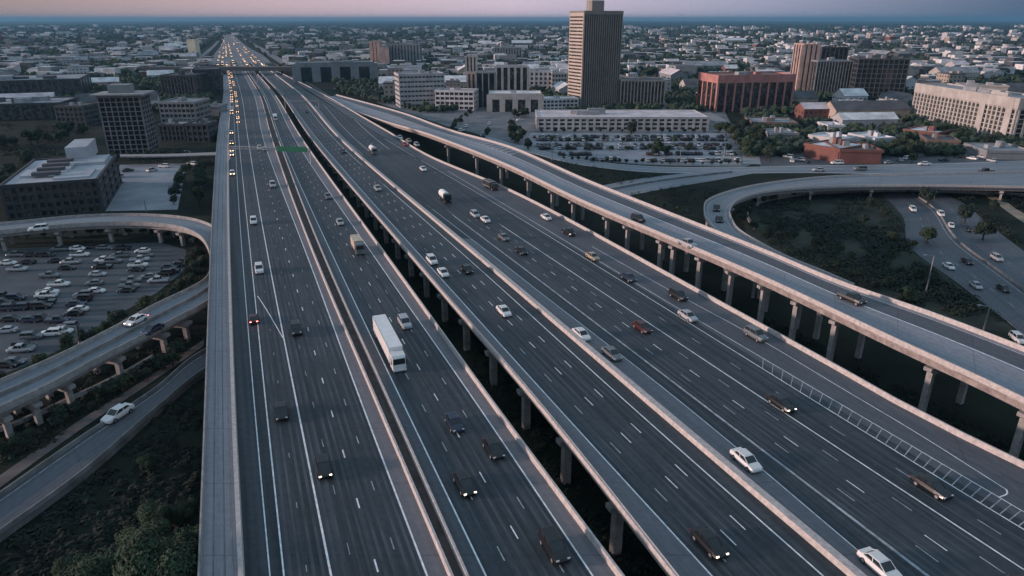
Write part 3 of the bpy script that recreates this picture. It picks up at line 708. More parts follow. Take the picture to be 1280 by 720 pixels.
# the queue with headlights on the far left side
r_ = random.Random(3); jam = []
for lane, (A_, B_, f) in enumerate((('wallL','l1',.5),('l1','l3',.35))):
    P = mix(T[A_], T[B_], f); s = arclen(P); P = P if P[0][1] < P[-1][1] else P[::-1]
    d = 0; tot = arclen(P)[-1]; s = arclen(P)
    while d < tot:
        q = np.array([np.interp(d, s, P[:,k]) for k in range(3)])
        if q[1] > (262 if lane == 0 else 480) and r_.random() < .5: jam.append((q, heading(P, q), lane))
        d += r_.uniform(8.5, 17) if q[1] < 520 else r_.uniform(7.5, 12)
for i, (q, h, lane) in enumerate(jam):
    q[2] = zdeck(q[1])+.016
    kind = r_.choice(['sedan','suv','suv']); col = r_.choice(['white','silver','grey','white','black','tan'])
    k_ = sum(1 for j in jam[:i] if j[2] == lane)
    far = q[1] > 600
    car(kind, col, q, h, '%s %s, lights on, %s vehicle in the %s of the queue' % (col, CARNAME[kind], nth(k_), 'kerbside lane' if lane == 0 else 'inner lane'), 'cars queuing at the far left', 'far', 'tail', 2, 1.1)

fr_ = random.Random(12)
for i in range(110):
    py = 44+ (fr_.random()**.8)*38; xl, xr = 279+(265-279)*(py-42)/38, 288+(336-288)*(py-42)/38
    px = xl+(xr-xl)*fr_.choice([.12,.2,.28,.4,.62,.8,.9]); q = at(px, py, 1.3); q[2] = .52
    d = at(px, py-1, .5)-at(px, py, .5); hd = math.atan2(-d[1], -d[0]+ (px-282)*0)
    kind = fr_.choice(['suv','sedan']); col = fr_.choice(['white','silver','white','grey'])
    far_cars.append((py, px, q, hd, kind, col))
far_cars.sort(key=lambda a: -a[0])
for i, (py, px, q, hd, kind, col) in enumerate(far_cars):
    car(kind, col, q, -math.pi/2-.02, '%s %s on the highway beyond the crossing bridge, %s nearest to it' % (col, kind.replace('sedan','car'), nth(i)), 'cars beyond the crossing bridge', 'far', 'tail', 2, 1.7)

# parked cars, left lot (px, py in the photograph)
COLS = ['black','grey','silver','white','navy','black','black','grey']
lot = [(20,318),(38,318),(10,328),(34,327),(75,311),(97,310),(112,308),(130,309),(152,310),(178,313),(22,336),(100,318),(88,327),(84,334),(70,325),(62,344),(74,355),(60,365),(57,369),(130,325),(128,333),(122,342),(118,353),(104,368),(103,373),(95,379),(98,386),(92,391),(55,377),(52,382),(50,398),(38,399),(84,408),(78,413),(40,420),(30,432),(26,436),(18,451),(8,455),(182,318),(175,324),(173,331),(170,336),(164,350),(162,357),(158,362),(212,333),(214,338),(222,330),(228,326),(206,341),(4,370),(3,378),(5,385),(198,350),(58,318),(150,319),(72,400),(64,416),(20,372),(24,384),(14,398),(142,326),(186,345),(8,412),(120,363)]
r2 = random.Random(8)
lot.sort(key=lambda p: (p[1], p[0]))
for i, (px, py) in enumerate(lot):
    q = at(px, py, .7); q[2] = .022
    kind = r2.choice(['sedan','sedan','suv','pickup']); col = r2.choice(COLS)
    if (px, py) in ((178,313),(97,310)): col = 'white'
    car(kind, col, q, r2.choice([0, math.pi])+r2.uniform(-.05,.05)+.12, '%s %s parked inside the left loop, %s counted from the back' % (col, CARNAME[kind].replace('_',' '), nth(i)), 'cars parked inside the left loop', 'off', 'tail', 2, 1.02)
# parking bay lines of that lot
pl = MB()
for xs, ys in () and (((60,52),(360,440)),((100,78),(330,420)),((140,112),(312,375)),((190,165),(308,362))):
    P = np.array([at(xs[0], ys[0]), at(xs[1], ys[1])]); P[:,2] = .024; strip(pl, resamp(P, 2), .15, .0)
structure(pl.build('parking_line', PAINTW))

# parked cars, centre lot: rows in front of the long colonnaded building
r3 = random.Random(21); rows_ = [(171,668,905),(174.5,672,905),(181,672,915),(185,676,918),(192.5,700,742),(192,810,920),(199,735,775),(200.5,800,925)]
for ri, (py, xa, xb) in enumerate(rows_):
    x = xa; k = 0
    while x < xb:
        if r3.random() < .82:
            q = at(x, py+r3.uniform(-.3,.3), .6); q[2] = .03
            kind = r3.choice(['sedan','suv','sedan','pickup']); col = r3.choice(['black','white','silver','grey','black','navy','black','maroon'])
            car(kind, col, q, math.pi/2+r3.uniform(-.05,.05), '%s %s in the %s row of the central car park, %s from left' % (col, CARNAME[kind].replace('_',' '), nth(ri), nth(k)), 'cars in the central car park', 'off', 'tail', 1, 1.1); k += 1
        x += (3.0 if py < 180 else 3.9)*1.2
for i, (px, py) in enumerate([(560,170),(573,172),(577,163),(583,158),(610,160),(612,155),(606,166),(650,150),(1000,200),(1010,202),(985,196),(990,201),(1110,203),(1125,200),(1135,198),(1180,200),(1200,196),(1215,198),(1228,196),(1240,201),(160,213),(152,220),(148,227),(190,213),(205,208),(240,205)]):
    q = at(px, py, .6); q[2] = .03; kind = r3.choice(['sedan','suv']); col = r3.choice(['white','silver','black'])
    car(kind, col, q, r3.uniform(0,3.1), '%s %s parked off the street among the blocks, %s of the scattered ones' % (col, CARNAME[kind], nth(i)), 'cars parked off the streets', 'off', 'tail', 1, 1.15)

# ================================================================ BUILDINGS
WM = {n: mat('wall_'+n, c, .85, .18, .12) for n, c in dict(cream=(.44,.41,.38), pink=(.48,.34,.3), brick=(.2,.085,.07), grey=(.24,.25,.26), dark=(.075,.08,.085), white=(.58,.57,.58), tan=(.42,.35,.29), brown=(.16,.12,.1), pale=(.44,.42,.42)).items()}
def wall_frame(pl, pr, base_py_l, base_py_r, top_py, depth):
    a, b = at(pl, base_py_l), at(pr, base_py_r); h = height_to(a, top_py); d = b-a
    return a, np.linalg.norm(d), math.atan2(d[1], d[0]), h
FOOT = []
def in_foot(q, m=10):
    for x, y, rz, w, d in FOOT:
        c, s_ = math.cos(rz), math.sin(rz); dx, dy = q[0]-x, q[1]-y; u, v = dx*c+dy*s_, -dx*s_+dy*c
        if -m < u < w+m and -m < v < d+m: return True
    return False
def building(name, label, pl, pr, bl, br, top, depth, wall, glass=GLASSD, nx=8, nz=6, mode='grid', roof=ROOFG, side_n=4, cat='building', pier_w=.45, band_h=None, parapet=1.0, units=2, cap=None, base_h=0, proud=.5, hh=None, group=None):
    a, w, rz, h = wall_frame(pl, pr, bl, br, top, depth)
    if hh: h = hh
    FOOT.append((a[0], a[1], rz, w, depth))
    t = empty(name, a, rz); tag(t, label, cat, group); W = WM[wall] if isinstance(wall, str) else wall
    m = MB(); m.box(0,0,0,w,depth,h); m.build('glazing' if mode != 'plain' else 'wall', glass if mode != 'plain' else W, t)
    pw = pier_w; p = proud
    if mode in ('grid','fins'):
        for i in range(nx+1):
            x = i*w/nx; q = MB(); q.box(x-pw,-p,0,x+pw,-.003,h); q.build('pier', W, t)
        for sx in (0,1):
            for i in range(1, side_n):
                y = i*depth/side_n; q = MB()
                if sx == 0: q.box(-p,y-pw,0,-.003,y+pw,h)
                else: q.box(w+.003,y-pw,0,w+p,y+pw,h)
                q.build('pier', W, t)
            q = MB()
            if sx == 0: q.box(-p,0.003,0,-.003,pw*1.5,h); q.box(-p,depth-pw,0,-.003,depth,h)
            else: q.box(w+.003,.003,0,w+p,pw*1.5,h); q.box(w+.003,depth-pw,0,w+p,depth,h)
            q.build('corner_pier', W, t)
    if mode in ('grid','bands'):
        bh = band_h or h/nz*.42; e = p*.8
        for i in range(nz+1):
            z = i*h/nz; z0, z1 = max(0, z-bh/2), min(h, z+bh/2); q = MB()
            q.box(-e+.004,-e,z0,w+e-.004,-.006,z1); q.box(-e,-.002,z0,-.006,depth,z1); q.box(w+.006,-.002,z0,w+e,depth,z1); q.build('floor_band', W, t)
    pr_ = MB(); o = p+.06; hz = parapet
    for (x0,y0,x1,y1) in ((-o,-o,w+o,.35),(-o,depth-.35,w+o,depth+o),(-o,.352,.35,depth-.352),(w-.35,.352,w+o,depth-.352)): pr_.box(x0,y0,h-.4 if not cap else h-cap,x1,y1,h+hz)
    pr_.build('parapet', W, t)
    r = MB(); r.box(.36,.36,h+.004,w-.36,depth-.36,h+.2); rf = r.build('roof', roof, t)
    rr = random.Random(hash(label) % 1000 if False else len(label)*7+int(pl))
    for i in range(units):
        ux, uy = rr.uniform(.15,.7)*w, rr.uniform(.2,.65)*depth; sx, sy, sz = rr.uniform(.06,.16)*w, rr.uniform(.08,.2)*depth, rr.uniform(1.5,3.5)
        u = MB(); u.box(ux,uy,h+.2,ux+sx,uy+sy,h+.2+sz); u.box(ux+.2,uy+.2,h+.2+sz,ux+sx-.2,uy+sy-.2,h+.3+sz,0); u.build('roof_unit', W if i % 2 else ROOFG, rf)
    return t, w, depth, h
# the tall tower
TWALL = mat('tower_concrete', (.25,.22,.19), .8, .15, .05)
t, w, d, h = building('office_tower', 'tall slab tower with close vertical ribs, tallest thing on the skyline', 726.5, 771.5, 136.5, 133.6, 16, 21, TWALL, nx=17, nz=24, mode='fins', side_n=2, pier_w=.5, proud=.7, parapet=1.6, units=0, cap=1.2)
for c in list(t.children):
    if c.name.startswith('pier') and False: pass
q = MB(); q.box(-.9,-.1,0,-.75,d+.1,h); q.build('side_wall', mat('tower_lit_side', (.5,.42,.36), .8, .1, .1), t)  # left face in a paler copy of the concrete, sunset light painted in
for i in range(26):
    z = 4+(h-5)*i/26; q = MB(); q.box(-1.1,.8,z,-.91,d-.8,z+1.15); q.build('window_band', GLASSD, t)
q = MB(); q.box(w*.3,d*.3,h+.2,w*.62,d*.7,h+9.5); q.build('penthouse', TWALL, t)
q = MB(); q.cyl((w*.2,d*.3,h),(w*.2,d*.3,h+9),.25,.1,6); q.build('antenna', STEEL, t)
# colonnaded long building
t, w, d, h = building('shopping_hall', 'very long low hall with pinkish flat roof and columned front before the tower', 672, 884, 163, 163, 147.3, 40, 'pale', nx=24, nz=3, mode='grid', roof=ROOFP, side_n=5, pier_w=.8, parapet=.6, units=4, cap=.8)
building('parking_block', 'dark block of vertical columns standing right of the tower', 775, 829, 134, 134.5, 101, 30, 'tan', nx=13, nz=5, mode='fins', pier_w=.45, units=3, roof=ROOFD)
t, w, d, h = building('red_office_block', 'brick-red office block with tall red piers and dark glass', 894, 987, 140, 137.5, 96, 34, mat('red_panel', (.44,.2,.175), .8, .2, .15), nx=9, nz=4, mode='fins', pier_w=.8, parapet=1.2, units=4, roof=mat('red_roof', (.27,.14,.12), .85, .2, .2), cap=5, proud=.8)
t, w, d, h = building('apartment_tower', 'tall pinkish tower with a blank lit side, left one of a joined pair', 997, 1015, 117, 117, 56, 26, 'pink', nx=3, nz=14, mode='fins', pier_w=1.6, units=1)
building('apartment_tower', 'grey ribbed tower standing in front of the pinkish tower', 1016, 1063, 119, 119, 77, 26, 'grey', nx=13, nz=12, mode='fins', pier_w=.35, units=3)
building('apartment_tower', 'dark upper block rising behind the grey ribbed tower', 1020, 1052, 112, 112, 60, 20, 'dark', nx=6, nz=10, mode='fins', units=2, roof=mat('warm_roof', (.42,.3,.22), .8, .2, .1))
building('glass_office_block', 'broad dark glass block right of the ribbed tower', 1066, 1128, 121, 122, 74, 30, 'dark', glass=GLASS, nx=10, nz=8, mode='grid', band_h=.8, pier_w=.3, units=3, roof=ROOFD)
# hotel slab: front falls toward the camera at right
t, w, d, h = building('hotel_slab', 'long cream slab with scalloped balcony piers at right', 1139, 1262, 149, 178, 106, 22, 'cream', nx=26, nz=9, mode='grid', pier_w=.75, band_h=.5, parapet=1.2, units=5, cap=5, proud=1.3, roof=ROOFG)
for f in (.70, .93):
    q = MB(); q.box(w*f,-1.6,0,w*f+4.5,-1.2,h+.6); q.build('blank_wall', WM['cream'], t)
building('concrete_block', 'cream blank block rising behind the long balcony slab', 1195, 1253, 137, 139, 107, 18, 'cream', nx=6, nz=4, mode='plain', units=2)
# brick hall with white roofs
building('brick_hall', 'brick-red low hall with curved front beside the arterial', 1048, 1100, 204, 205, 189, 24, 'brick', nx=4, nz=1, mode='plain', units=3, roof=ROOFD)
building('brick_hall', 'brick-red low hall with white roof, left wing', 1004, 1046, 196, 203.5, 181, 26, 'brick', nx=4, nz=1, mode='plain', units=3, roof=ROOFW)
building('flat_warehouse', 'white-roofed shed behind the brick halls, left one', 1010, 1050, 180, 186, 170, 16, 'white', mode='plain', roof=ROOFW, units=4)
building('flat_warehouse', 'white-roofed shed behind the brick halls, right one', 1060, 1092, 176, 183, 168, 14, 'white', mode='plain', roof=ROOFW, units=3)
building('flat_warehouse', 'small bright white-roofed house with pitched top behind the sheds', 1034, 1054, 166, 166, 158, 16, 'white', mode='plain', roof=ROOFW, units=1)
building('brick_shop', 'low brick shop between the hotel slab and the arterial', 1157, 1197, 187, 189, 176, 20, 'brown', mode='plain', roof=ROOFD, units=2)
building('brick_shop', 'low red-walled shop with pale roof under the hotel slab', 1128, 1170, 172, 177, 163, 22, 'brick', mode='plain', roof=ROOFW, units=3)
building('flat_warehouse', 'grey low store with pale roof at the right by the arterial', 1232, 1290, 199, 200, 190, 24, 'grey', mode='plain', roof=ROOFG, units=3)
building('flat_warehouse', 'cluster of white low roofs below the ribbed tower, left', 1052, 1082, 142, 143, 130, 26, 'white', mode='plain', roof=ROOFW, units=4)
building('flat_warehouse', 'white low roofs below the ribbed tower, right, with cream tower stub', 1086, 1106, 139, 140, 130, 20, 'white', mode='plain', roof=ROOFW, units=3)
building('flat_warehouse', 'small cream block below the dark glass block', 1108, 1122, 141, 141, 127, 14, 'cream', nx=3, nz=3, mode='grid', units=1)
building('flat_warehouse', 'dark flat store with brown roof between lot and brick hall', 940, 995, 163, 164, 154, 26, 'brown', mode='plain', roof=ROOFG, units=5)
building('flat_warehouse', 'grey flat store right of the planted slope', 962, 996, 178, 178, 168, 18, 'grey', mode='plain', roof=ROOFG, units=2)
# centre-left offices
building('office_block', 'pale office block with rows of dark windows and lit left end', 501, 556, 135, 133, 94, 24, 'pale', nx=12, nz=7, mode='grid', pier_w=.3, units=2, band_h=2.4)
building('office_block', 'lower annex in front of the pale office block', 545, 592, 137, 138, 114, 18, 'white', nx=8, nz=4, mode='grid', pier_w=.35, units=3)
building('office_block', 'dark glazed office between two pale walls', 596, 619, 134, 134, 91, 20, 'grey', glass=GLASS, nx=3, nz=7, mode='fins', pier_w=.5, units=1)
building('office_block', 'narrow pink-lit stair tower beside the dark glazed office', 585, 595, 133, 133, 92, 14, 'pink', nx=2, nz=8, mode='fins', pier_w=.8, units=1)
building('office_block', 'grey windowless block behind the white arched pavilion', 620, 660, 118, 118, 84, 24, 'pale', nx=5, nz=5, mode='fins', pier_w=1.2, units=2)
building('office_block', 'white block with small square windows left of the tower base', 662, 690, 112, 112, 90, 20, 'white', nx=5, nz=4, mode='grid', pier_w=1.1, units=2)
building('office_block', 'low pale wing between the white block and the tower', 690, 708, 114, 114, 92, 20, 'pale', nx=5, nz=4, mode='grid', units=2)
t, w, d, h = building('pavilion', 'white broad-roofed pavilion with a dark open front before the tower', 612, 676, 140, 140, 118, 26, 'cream', nx=4, nz=1, mode='fins', pier_w=2.2, roof=ROOFW, parapet=.8, units=1, cap=4)
building('low_wing', 'low white wing linking the pavilion and the tower', 678, 722, 139, 138, 125, 18, 'white', nx=9, nz=3, mode='grid', units=2, roof=ROOFW)
building('brick_tower', 'pink brick tower on the far left of a distant dark block', 466, 474, 84, 84, 52, 30, 'pink', mode='fins', nx=2, units=1, pier_w=3)
building('brick_tower', 'shorter pink brick tower beside its taller twin', 475, 485, 85, 85, 60, 30, 'pink', mode='fins', nx=2, units=1, pier_w=3)
building('slab_block', 'distant dark slab right of the pink brick towers', 486, 525, 84, 84, 56, 30, 'grey', mode='fins', nx=10, units=2, pier_w=1.5)
building('brick_tower', 'slim cream lit tower standing behind the pale centre offices', 583, 596, 101, 101, 71, 16, 'cream', mode='fins', nx=3, units=1, pier_w=1.2)
building('slab_block', 'distant grey slab left of the tall tower', 618, 652, 76, 76, 60, 40, 'grey', mode='fins', nx=10, units=3, pier_w=1.5)
building('lit_tower', 'small cream lit tower beyond the far slip road', 236, 246, 69, 69, 50, 20, mat('lit_cream', (.8,.7,.5), .7, .1, .1), mode='plain', units=1)
building('lit_tower', 'small pale cube tower on the skyline at far left', 80, 90, 80, 80, 69, 26, 'white', mode='plain', units=1)
# left side
t, w, d, h = building('office_tower', 'dark gridded tower with overhanging pale roof slab at left', 137, 187, 193, 191.5, 122, 17, mat('tower_grid_grey', (.25,.235,.24), .8, .25, .2), glass=mat('black_glass', (.008,.01,.011), .35, .3, .3, spec=.3), nx=7, nz=12, mode='grid', pier_w=.26, band_h=.42, parapet=.9, units=0, roof=ROOFG)
q = MB(); q.box(-3,-3,h+.95,w+3,d+2,h+1.7); q.build('roof_slab', CONC, t)
q = MB(); q.box(4,5,h+1.7,w-6,d-3,h+6); q.build('penthouse', WM['grey'], t)
t, w, d, h = building('flat_office', 'wide low dark block with pale terraced roof above the left loop', 12, 130, 275, 265, 234, 54, mat('near_black_wall', (.05,.052,.055), .8, .3, .3), glass=GLASSD, nx=12, nz=4, mode='grid', pier_w=.5, band_h=1.4, parapet=.8, units=0, roof=mat('terrace_roof', (.42,.43,.46), .8, .15, .1))
for i, (x0,y0,x1,y1,z) in enumerate(((.5,.62,.95,.95,1.2),(.42,.3,.6,.9,1.0),(.1,.25,.4,.5,.9),(.5,.1,.9,.4,.7))):
    q = MB(); q.box(w*x0,d*y0,h+.2,w*x1,d*y1,h+.2+z); q.build('roof_terrace', MATS['terrace_roof'], t)
q = MB(); q.box(w*.46,d*.8,h+.2,w*.72,d*1.25,h+6.5); q.build('penthouse', MATS['terrace_roof'], t)
for i in range(4):
    q = MB(); q.box(w*.25,d*(.2+.17*i),h+1.2,w*.55,d*(.26+.17*i),h+2.4); q.build('roof_vent', ROOFD, t)
building('office_block', 'mid-rise grey block between the gridded tower and highway', 203, 246, 154, 154, 129, 26, 'grey', nx=8, nz=4, mode='grid', pier_w=.3, units=3, roof=ROOFG)
building('office_block', 'low block with white roof clutter under the mid-rise grey one', 202, 232, 176, 176, 157, 16, 'dark', nx=6, nz=3, mode='grid', units=3, roof=ROOFG)
building('office_block', 'dark low block nearest the highway wall at left', 236, 262, 178, 178, 156, 14, 'dark', nx=4, nz=3, mode='grid', units=4, roof=ROOFG)
building('office_block', 'small grey house-like block against the highway, upper', 258, 274, 145, 145, 134, 18, 'grey', mode='plain', units=2, roof=ROOFG)
building('stadium_hall', 'very wide dark hall with grey roof at the far left, upper one', -60, 104, 128, 122, 104, 75, 'dark', nx=18, nz=2, mode='fins', pier_w=.8, roof=ROOFG, units=5)
building('stadium_hall', 'very wide dark hall at the far left, lower one', -70, 78, 152, 148, 133, 44, 'dark', nx=12, nz=2, mode='fins', pier_w=.6, roof=ROOFG, units=4)
building('office_block', 'dark small block right of the wide dark halls', 74, 108, 158, 158, 134, 22, 'dark', nx=6, nz=4, mode='grid', units=3, roof=ROOFD)
building('office_block', 'dark windowed block close to the far crossing bridge at left', 205, 245, 122, 122, 95, 40, 'dark', nx=10, nz=4, mode='fins', units=2, roof=ROOFD)
building('office_block', 'dark green-grey block touching the left end of the crossing bridge', 245, 277, 118, 117, 88, 40, 'dark', nx=4, nz=4, mode='fins', units=1, roof=ROOFD)

FS = mat('far_street', (.27,.27,.28), .85, .3, .02)
for px in ([(340,40),(400,44),(470,53),(560,60)],[(60,62),(150,66),(232,66)],[(110,92),(180,90),(245,91)],[(540,82),(600,80),(700,82)],[(780,88),(860,86),(1000,84)],[(780,66),(900,63),(1060,64),(1270,68)],[(1128,112),(1090,96),(1075,84)],[(1000,150),(1060,152),(1130,146)],[(420,110),(470,112),(498,114)],[(560,52),(620,50),(700,50)],[(1130,88),(1200,92),(1280,98)],[(940,205),(935,180),(915,160),(880,140)]):
    c = trace(px, .05, 30); n = normals(c); wd = 3.5 + np.clip(c[:,1:2]/400, 0, 10); ribbon('street', c-n*wd, c+n*wd, FS, thick=.04)
# ---- crossing bridge over the highway
P0, P1 = at(228,85,9), at(372,85,9)
t = empty('road_bridge', (P0[0],P0[1],0), math.atan2(P1[1]-P0[1], P1[0]-P0[0])); tag(t, 'long grey bridge crossing over the whole highway at the far end', 'bridge'); W_ = np.linalg.norm(P1-P0)
q = MB(); q.box(-60,0,5.6,W_,16,9.2); q.build('bridge_deck', WM['dark'], t)
for y in (-.3,16.3):
    q = MB(); q.box(-60,y-.25,5.4,W_,y+.25,10.2); q.build('parapet', WM['dark'] if y < 0 else CONC, t)  # deck and near parapet coloured dark to paint the underside shadow
for f in (.02,.33,.62,.97):
    q = MB(); q.box(W_*f-1.2,1,0,W_*f+1.2,15,5.59); q.build('column', CONC, t)
building('bridge_abutment_block', 'long dark block with pale upright walls right of the crossing bridge', 372, 468, 103, 101, 80, 40, 'grey', glass=GLASS, nx=4, nz=1, mode='fins', pier_w=5, parapet=1.5, units=2, roof=ROOFG, cap=4)

# ---- sign gantries
def gantry(pa, pb, ya, yb, label, signs=(), h=8.5):
    a, b = at(pa, ya, zdeck), at(pb, yb, zdeck); d = b-a; w = np.linalg.norm(d[:2])
    t = empty('sign_gantry', a, math.atan2(d[1], d[0])); tag(t, label, 'sign gantry')
    for x in (0, w):
        q = MB(); q.cyl((x,0,0),(x,0,h+.8),.28,.22,8); q.cyl((x,0,-.02),(x,0,.3),.5,.5,8); q.build('post', STEEL, t)
    q = MB()
    for y, z in ((-.45,h-.5),(.45,h-.5),(-.45,h+.5),(.45,h+.5)): q.cyl((0,y,z),(w,y,z),.13,n=6)
    n = int(w/2)
    for i in range(n): q.cyl((w*i/n,-.45,h-.5),(w*(i+1)/n,-.45,h+.5),.07,n=4); q.cyl((w*i/n,.45,h+.5),(w*(i+1)/n,-.45,h+.5),.07,n=4)
    q.build('truss', STEEL, t)
    for f0, f1 in signs:
        q = MB(); q.box(w*f0,-.75,h-1.1,w*f1,-.62,h+1.3); s = q.build('sign_panel', GREEN, t)
    return t
gantry(288, 389, 201, 204, 'overhead truss over the left deck carrying three green panels', ((.615,.725),(.735,.845),(.855,.97)), 6.5)
gantry(357, 399, 136, 136, 'bare overhead truss over the far part of the right deck', (), 6)
gantry(322, 368, 103, 103, 'bare overhead truss just before the crossing bridge', (), 6)
# lamp posts
def lamp_post(px, py, top, label):
    a = at(px, py); h = height_to(a, top); t = empty('lamp_post', a); tag(t, label, 'lamp post')
    q = MB(); q.cyl((0,0,0),(0,0,h),.22,.12,8); q.cyl((0,0,0),(0,0,.5),.4,.35,8); q.build('pole', STEEL, t)
    q = MB(); q.cyl((0,0,h),(-2.2,0,h+.3),.08,.06,6); q.build('arm', STEEL, t)
    q = MB(); q.loft([[(-3,-.2,h+.25),(-3,.2,h+.25),(-3,.15,h+.4),(-3,-.15,h+.4)],[(-2.1,-.25,h+.2),(-2.1,.25,h+.2),(-2.1,.2,h+.42),(-2.1,-.2,h+.42)]]); q.build('lamp_head', STEEL, t)
lamp_post(1157, 366, 320, 'slim lamp post in the dark field left of the side road')
lamp_post(1226, 424, 383, 'slim lamp post between the flyover and the side road')
lamp_post(100, 430, 408, 'short pale lamp post between car park and left loop')
lamp_post(124, 458, 441, 'small lamp post on the lower arm of the left loop')
lamp_post(1150, 232, 218, 'lamp post at the right end of the loop ramp')
for i, (x, y) in enumerate(((240,205),(183,264),(690,200),(745,203),(850,200),(905,196))): lamp_post(x, y, y-16, 'car park lamp post, %s from the left of six' % nth(i))

# ================================================================ TREES
def leafmesh(seed, n, spread, leaf, squash=.85):
    r = random.Random(seed); mb = MB(); lumps = []
    for i in range(9):
        a = r.uniform(0, 2*math.pi); rr = r.uniform(.2,.62); lumps.append((math.cos(a)*rr, math.sin(a)*rr, r.uniform(-.42,.5), r.uniform(.3,.52)))
    lumps.append((0,0,.2,.55)); lumps.append((0,0,-.2,.6))
    for i in range(n):
        cx, cy, cz, cr = r.choice(lumps)
        th, ph = r.uniform(0, 2*math.pi), math.acos(r.uniform(-1,1)); q = cr*(r.uniform(.55,1.06))
        d = (math.sin(ph)*math.cos(th), math.sin(ph)*math.sin(th), math.cos(ph))
        p = Vector((cx+d[0]*q, cy+d[1]*q, (cz+d[2]*q)*squash))*spread
        nn = Vector((d[0]+r.uniform(-.5,.5), d[1]+r.uniform(-.5,.5), d[2]+r.uniform(-.3,.7))).normalized()
        u = nn.orthogonal().normalized(); v = nn.cross(u); ang = r.uniform(0,3.14); u, v = u*math.cos(ang)+v*math.sin(ang), v*math.cos(ang)-u*math.sin(ang)
        s = leaf*r.uniform(.6,1.3)
        mb.poly([p+u*s, p+v*s*.55, p-u*s, p-v*s*.6+nn*s*.2])
    return mb
def tree_proto(seed, h, spread, n, leaf, m):
    t = empty('broadleaf_tree'); q = MB(); q.cyl((0,0,-.1),(0,0,h*.5),spread*.08,spread*.045,8)
    r = random.Random(seed)
    for i in range(5):
        a = r.uniform(0,6.28); q.cyl((0,0,h*r.uniform(.25,.42)),(math.cos(a)*spread*.5,math.sin(a)*spread*.5,h*.68),spread*.04,spread*.012,5)
    q.build('trunk', TRUNK, t)
    c = leafmesh(seed, n, spread, leaf); cr = c.build('crown', m, t); cr.location = (0,0,h*.62)
    return t
TP = [tree_proto(40+i, 8, 4.2, 1500, .42, LEAF[i % 3]) for i in range(5)]
TBIG = [tree_proto(60+i, 11, 6.2, 15000, .23, mat('foliage_near', (.03,.058,.03), .9, .4, .4)) for i in range(3)]
usedp = set()
def tree(loc, sc, label, group, big=False, r=rng):
    pool = TBIG if big else TP; k = r.randrange(len(pool)); p = pool[k]; key = (big, k)
    s = (sc*r.uniform(.85,1.15), sc*r.uniform(.85,1.15), sc*r.uniform(.85,1.15))
    if key not in usedp:
        usedp.add(key); kids(p); p.location = tuple(float(q) for q in loc); p.scale = s; p.rotation_euler = (0,0,r.uniform(0,6.28)); t = p
    else: t = dup(p, loc, r.uniform(0,6.28), s)
    tag(t, label, 'tree', group); return t
zt = [0]
# big near trees, bottom left
near = [(215,760,.9),(185,715,.7),(240,715,.7),(150,745,.8),(120,790,.9),(90,730,.4),(205,800,1.1),(185,590,.28),(196,672,.45),(236,660,.4)]
for i, (x, y, s) in enumerate(near): tree(at(x, y), s, 'full green tree in the dark hollow below the lower road, %s of the clump' % nth(i), 'trees below the lower road', True)
# bushes around the left loop
def belt(pts, n, sc, label, group, seed, jit=2.0, big=False):
    r = random.Random(seed); P = smooth([at(x, y) for x, y in pts], 60); s = arclen(P)
    dx, dy = pts[-1][0]-pts[0][0], pts[-1][1]-pts[0][1]
    fr = ('left' if dx > 0 else 'right') if abs(dx) > abs(dy) else ('the far end' if dy > 0 else 'the near end')
    for i in range(n):
        d = s[-1]*(i+.5)/n; q = [np.interp(d, s, P[:,k])+r.uniform(-jit,jit)*(k < 2) for k in range(3)]; q[2] = 0
        tree(q, sc*r.uniform(.7,1.25), '%s, %s from %s' % (label, nth(i), fr), group, big, r)
belt([(248,320),(247,340),(215,372),(165,400),(110,433),(50,463),(5,482)], 26, .48, 'hedge shrub between left loop and car park', 'hedge inside the left loop', 1)
belt([(5,300),(80,297),(160,294),(220,298),(246,310)], 16, .4, 'shrub under the upper arm of the left loop', 'shrubs under the upper arm', 2, 1.5)
belt([(240,440),(190,465),(120,505),(60,540),(0,575)], 16, .42, 'dark shrub between left loop and lower road', 'shrubs between the left roads', 3)
belt([(222,258),(228,235),(236,212)], 8, .7, 'dark tree between the pale car park and highway', 'trees beside the pale car park', 4)
belt([(245,262),(250,235),(256,212)], 7, .75, 'tree squeezed against the left side of the highway', 'trees against the highway', 5)
belt([(135,200),(165,199),(200,197),(225,197)], 9, .6, 'tree at the foot of the dark gridded tower', 'trees under the gridded tower', 6)
belt([(0,262),(4,240),(20,215),(45,195)], 10, .85, 'tree behind the wide terraced block', 'trees behind the terraced block', 7, 3)
belt([(0,190),(30,182),(60,178),(90,172),(110,168)], 14, 1.0, 'tree on the dark slope left of the gridded tower', 'trees on the left slope', 8, 5)
belt([(560,172),(572,158),(580,148),(590,143)], 10, .55, 'tree in the planted strip left of the open plaza', 'trees left of the plaza', 9)
belt([(612,165),(606,172),(598,177),(600,182)][:3], 5, .45, 'young tree in the plaza island', 'trees in the plaza', 10, 1)
belt([(640,160),(645,172),(655,182),(668,190)], 14, .75, 'tree in the dense corner clump of the central car park', 'trees at the car park corner', 11, 4)
belt([(670,166),(760,166),(840,166),(905,166)], 16, .42, 'small tree before the columned front of the long hall', 'trees before the long hall', 12, 1.5)
belt([(680,178),(760,178),(850,178),(918,178)], 11, .38, 'small tree on the first central parking island', 'trees on the first parking island', 13, 1.5)
belt([(700,189),(780,189),(860,189),(922,190)], 9, .45, 'tree on the second central parking island', 'trees on the second parking island', 14, 1.5)
belt([(785,165),(790,170)], 3, .9, 'rounded larger tree midway along the long hall', 'larger trees by the long hall', 15, 1)
belt([(815,195),(834,195)], 3, .8, 'rounded tree on the open part of the car park', 'trees on the open car park', 16, 1)
belt([(700,199),(770,204),(850,205.5),(925,206)], 22, .3, 'bush along the arterial edge of the central car park', 'bushes along the arterial', 17, .8)
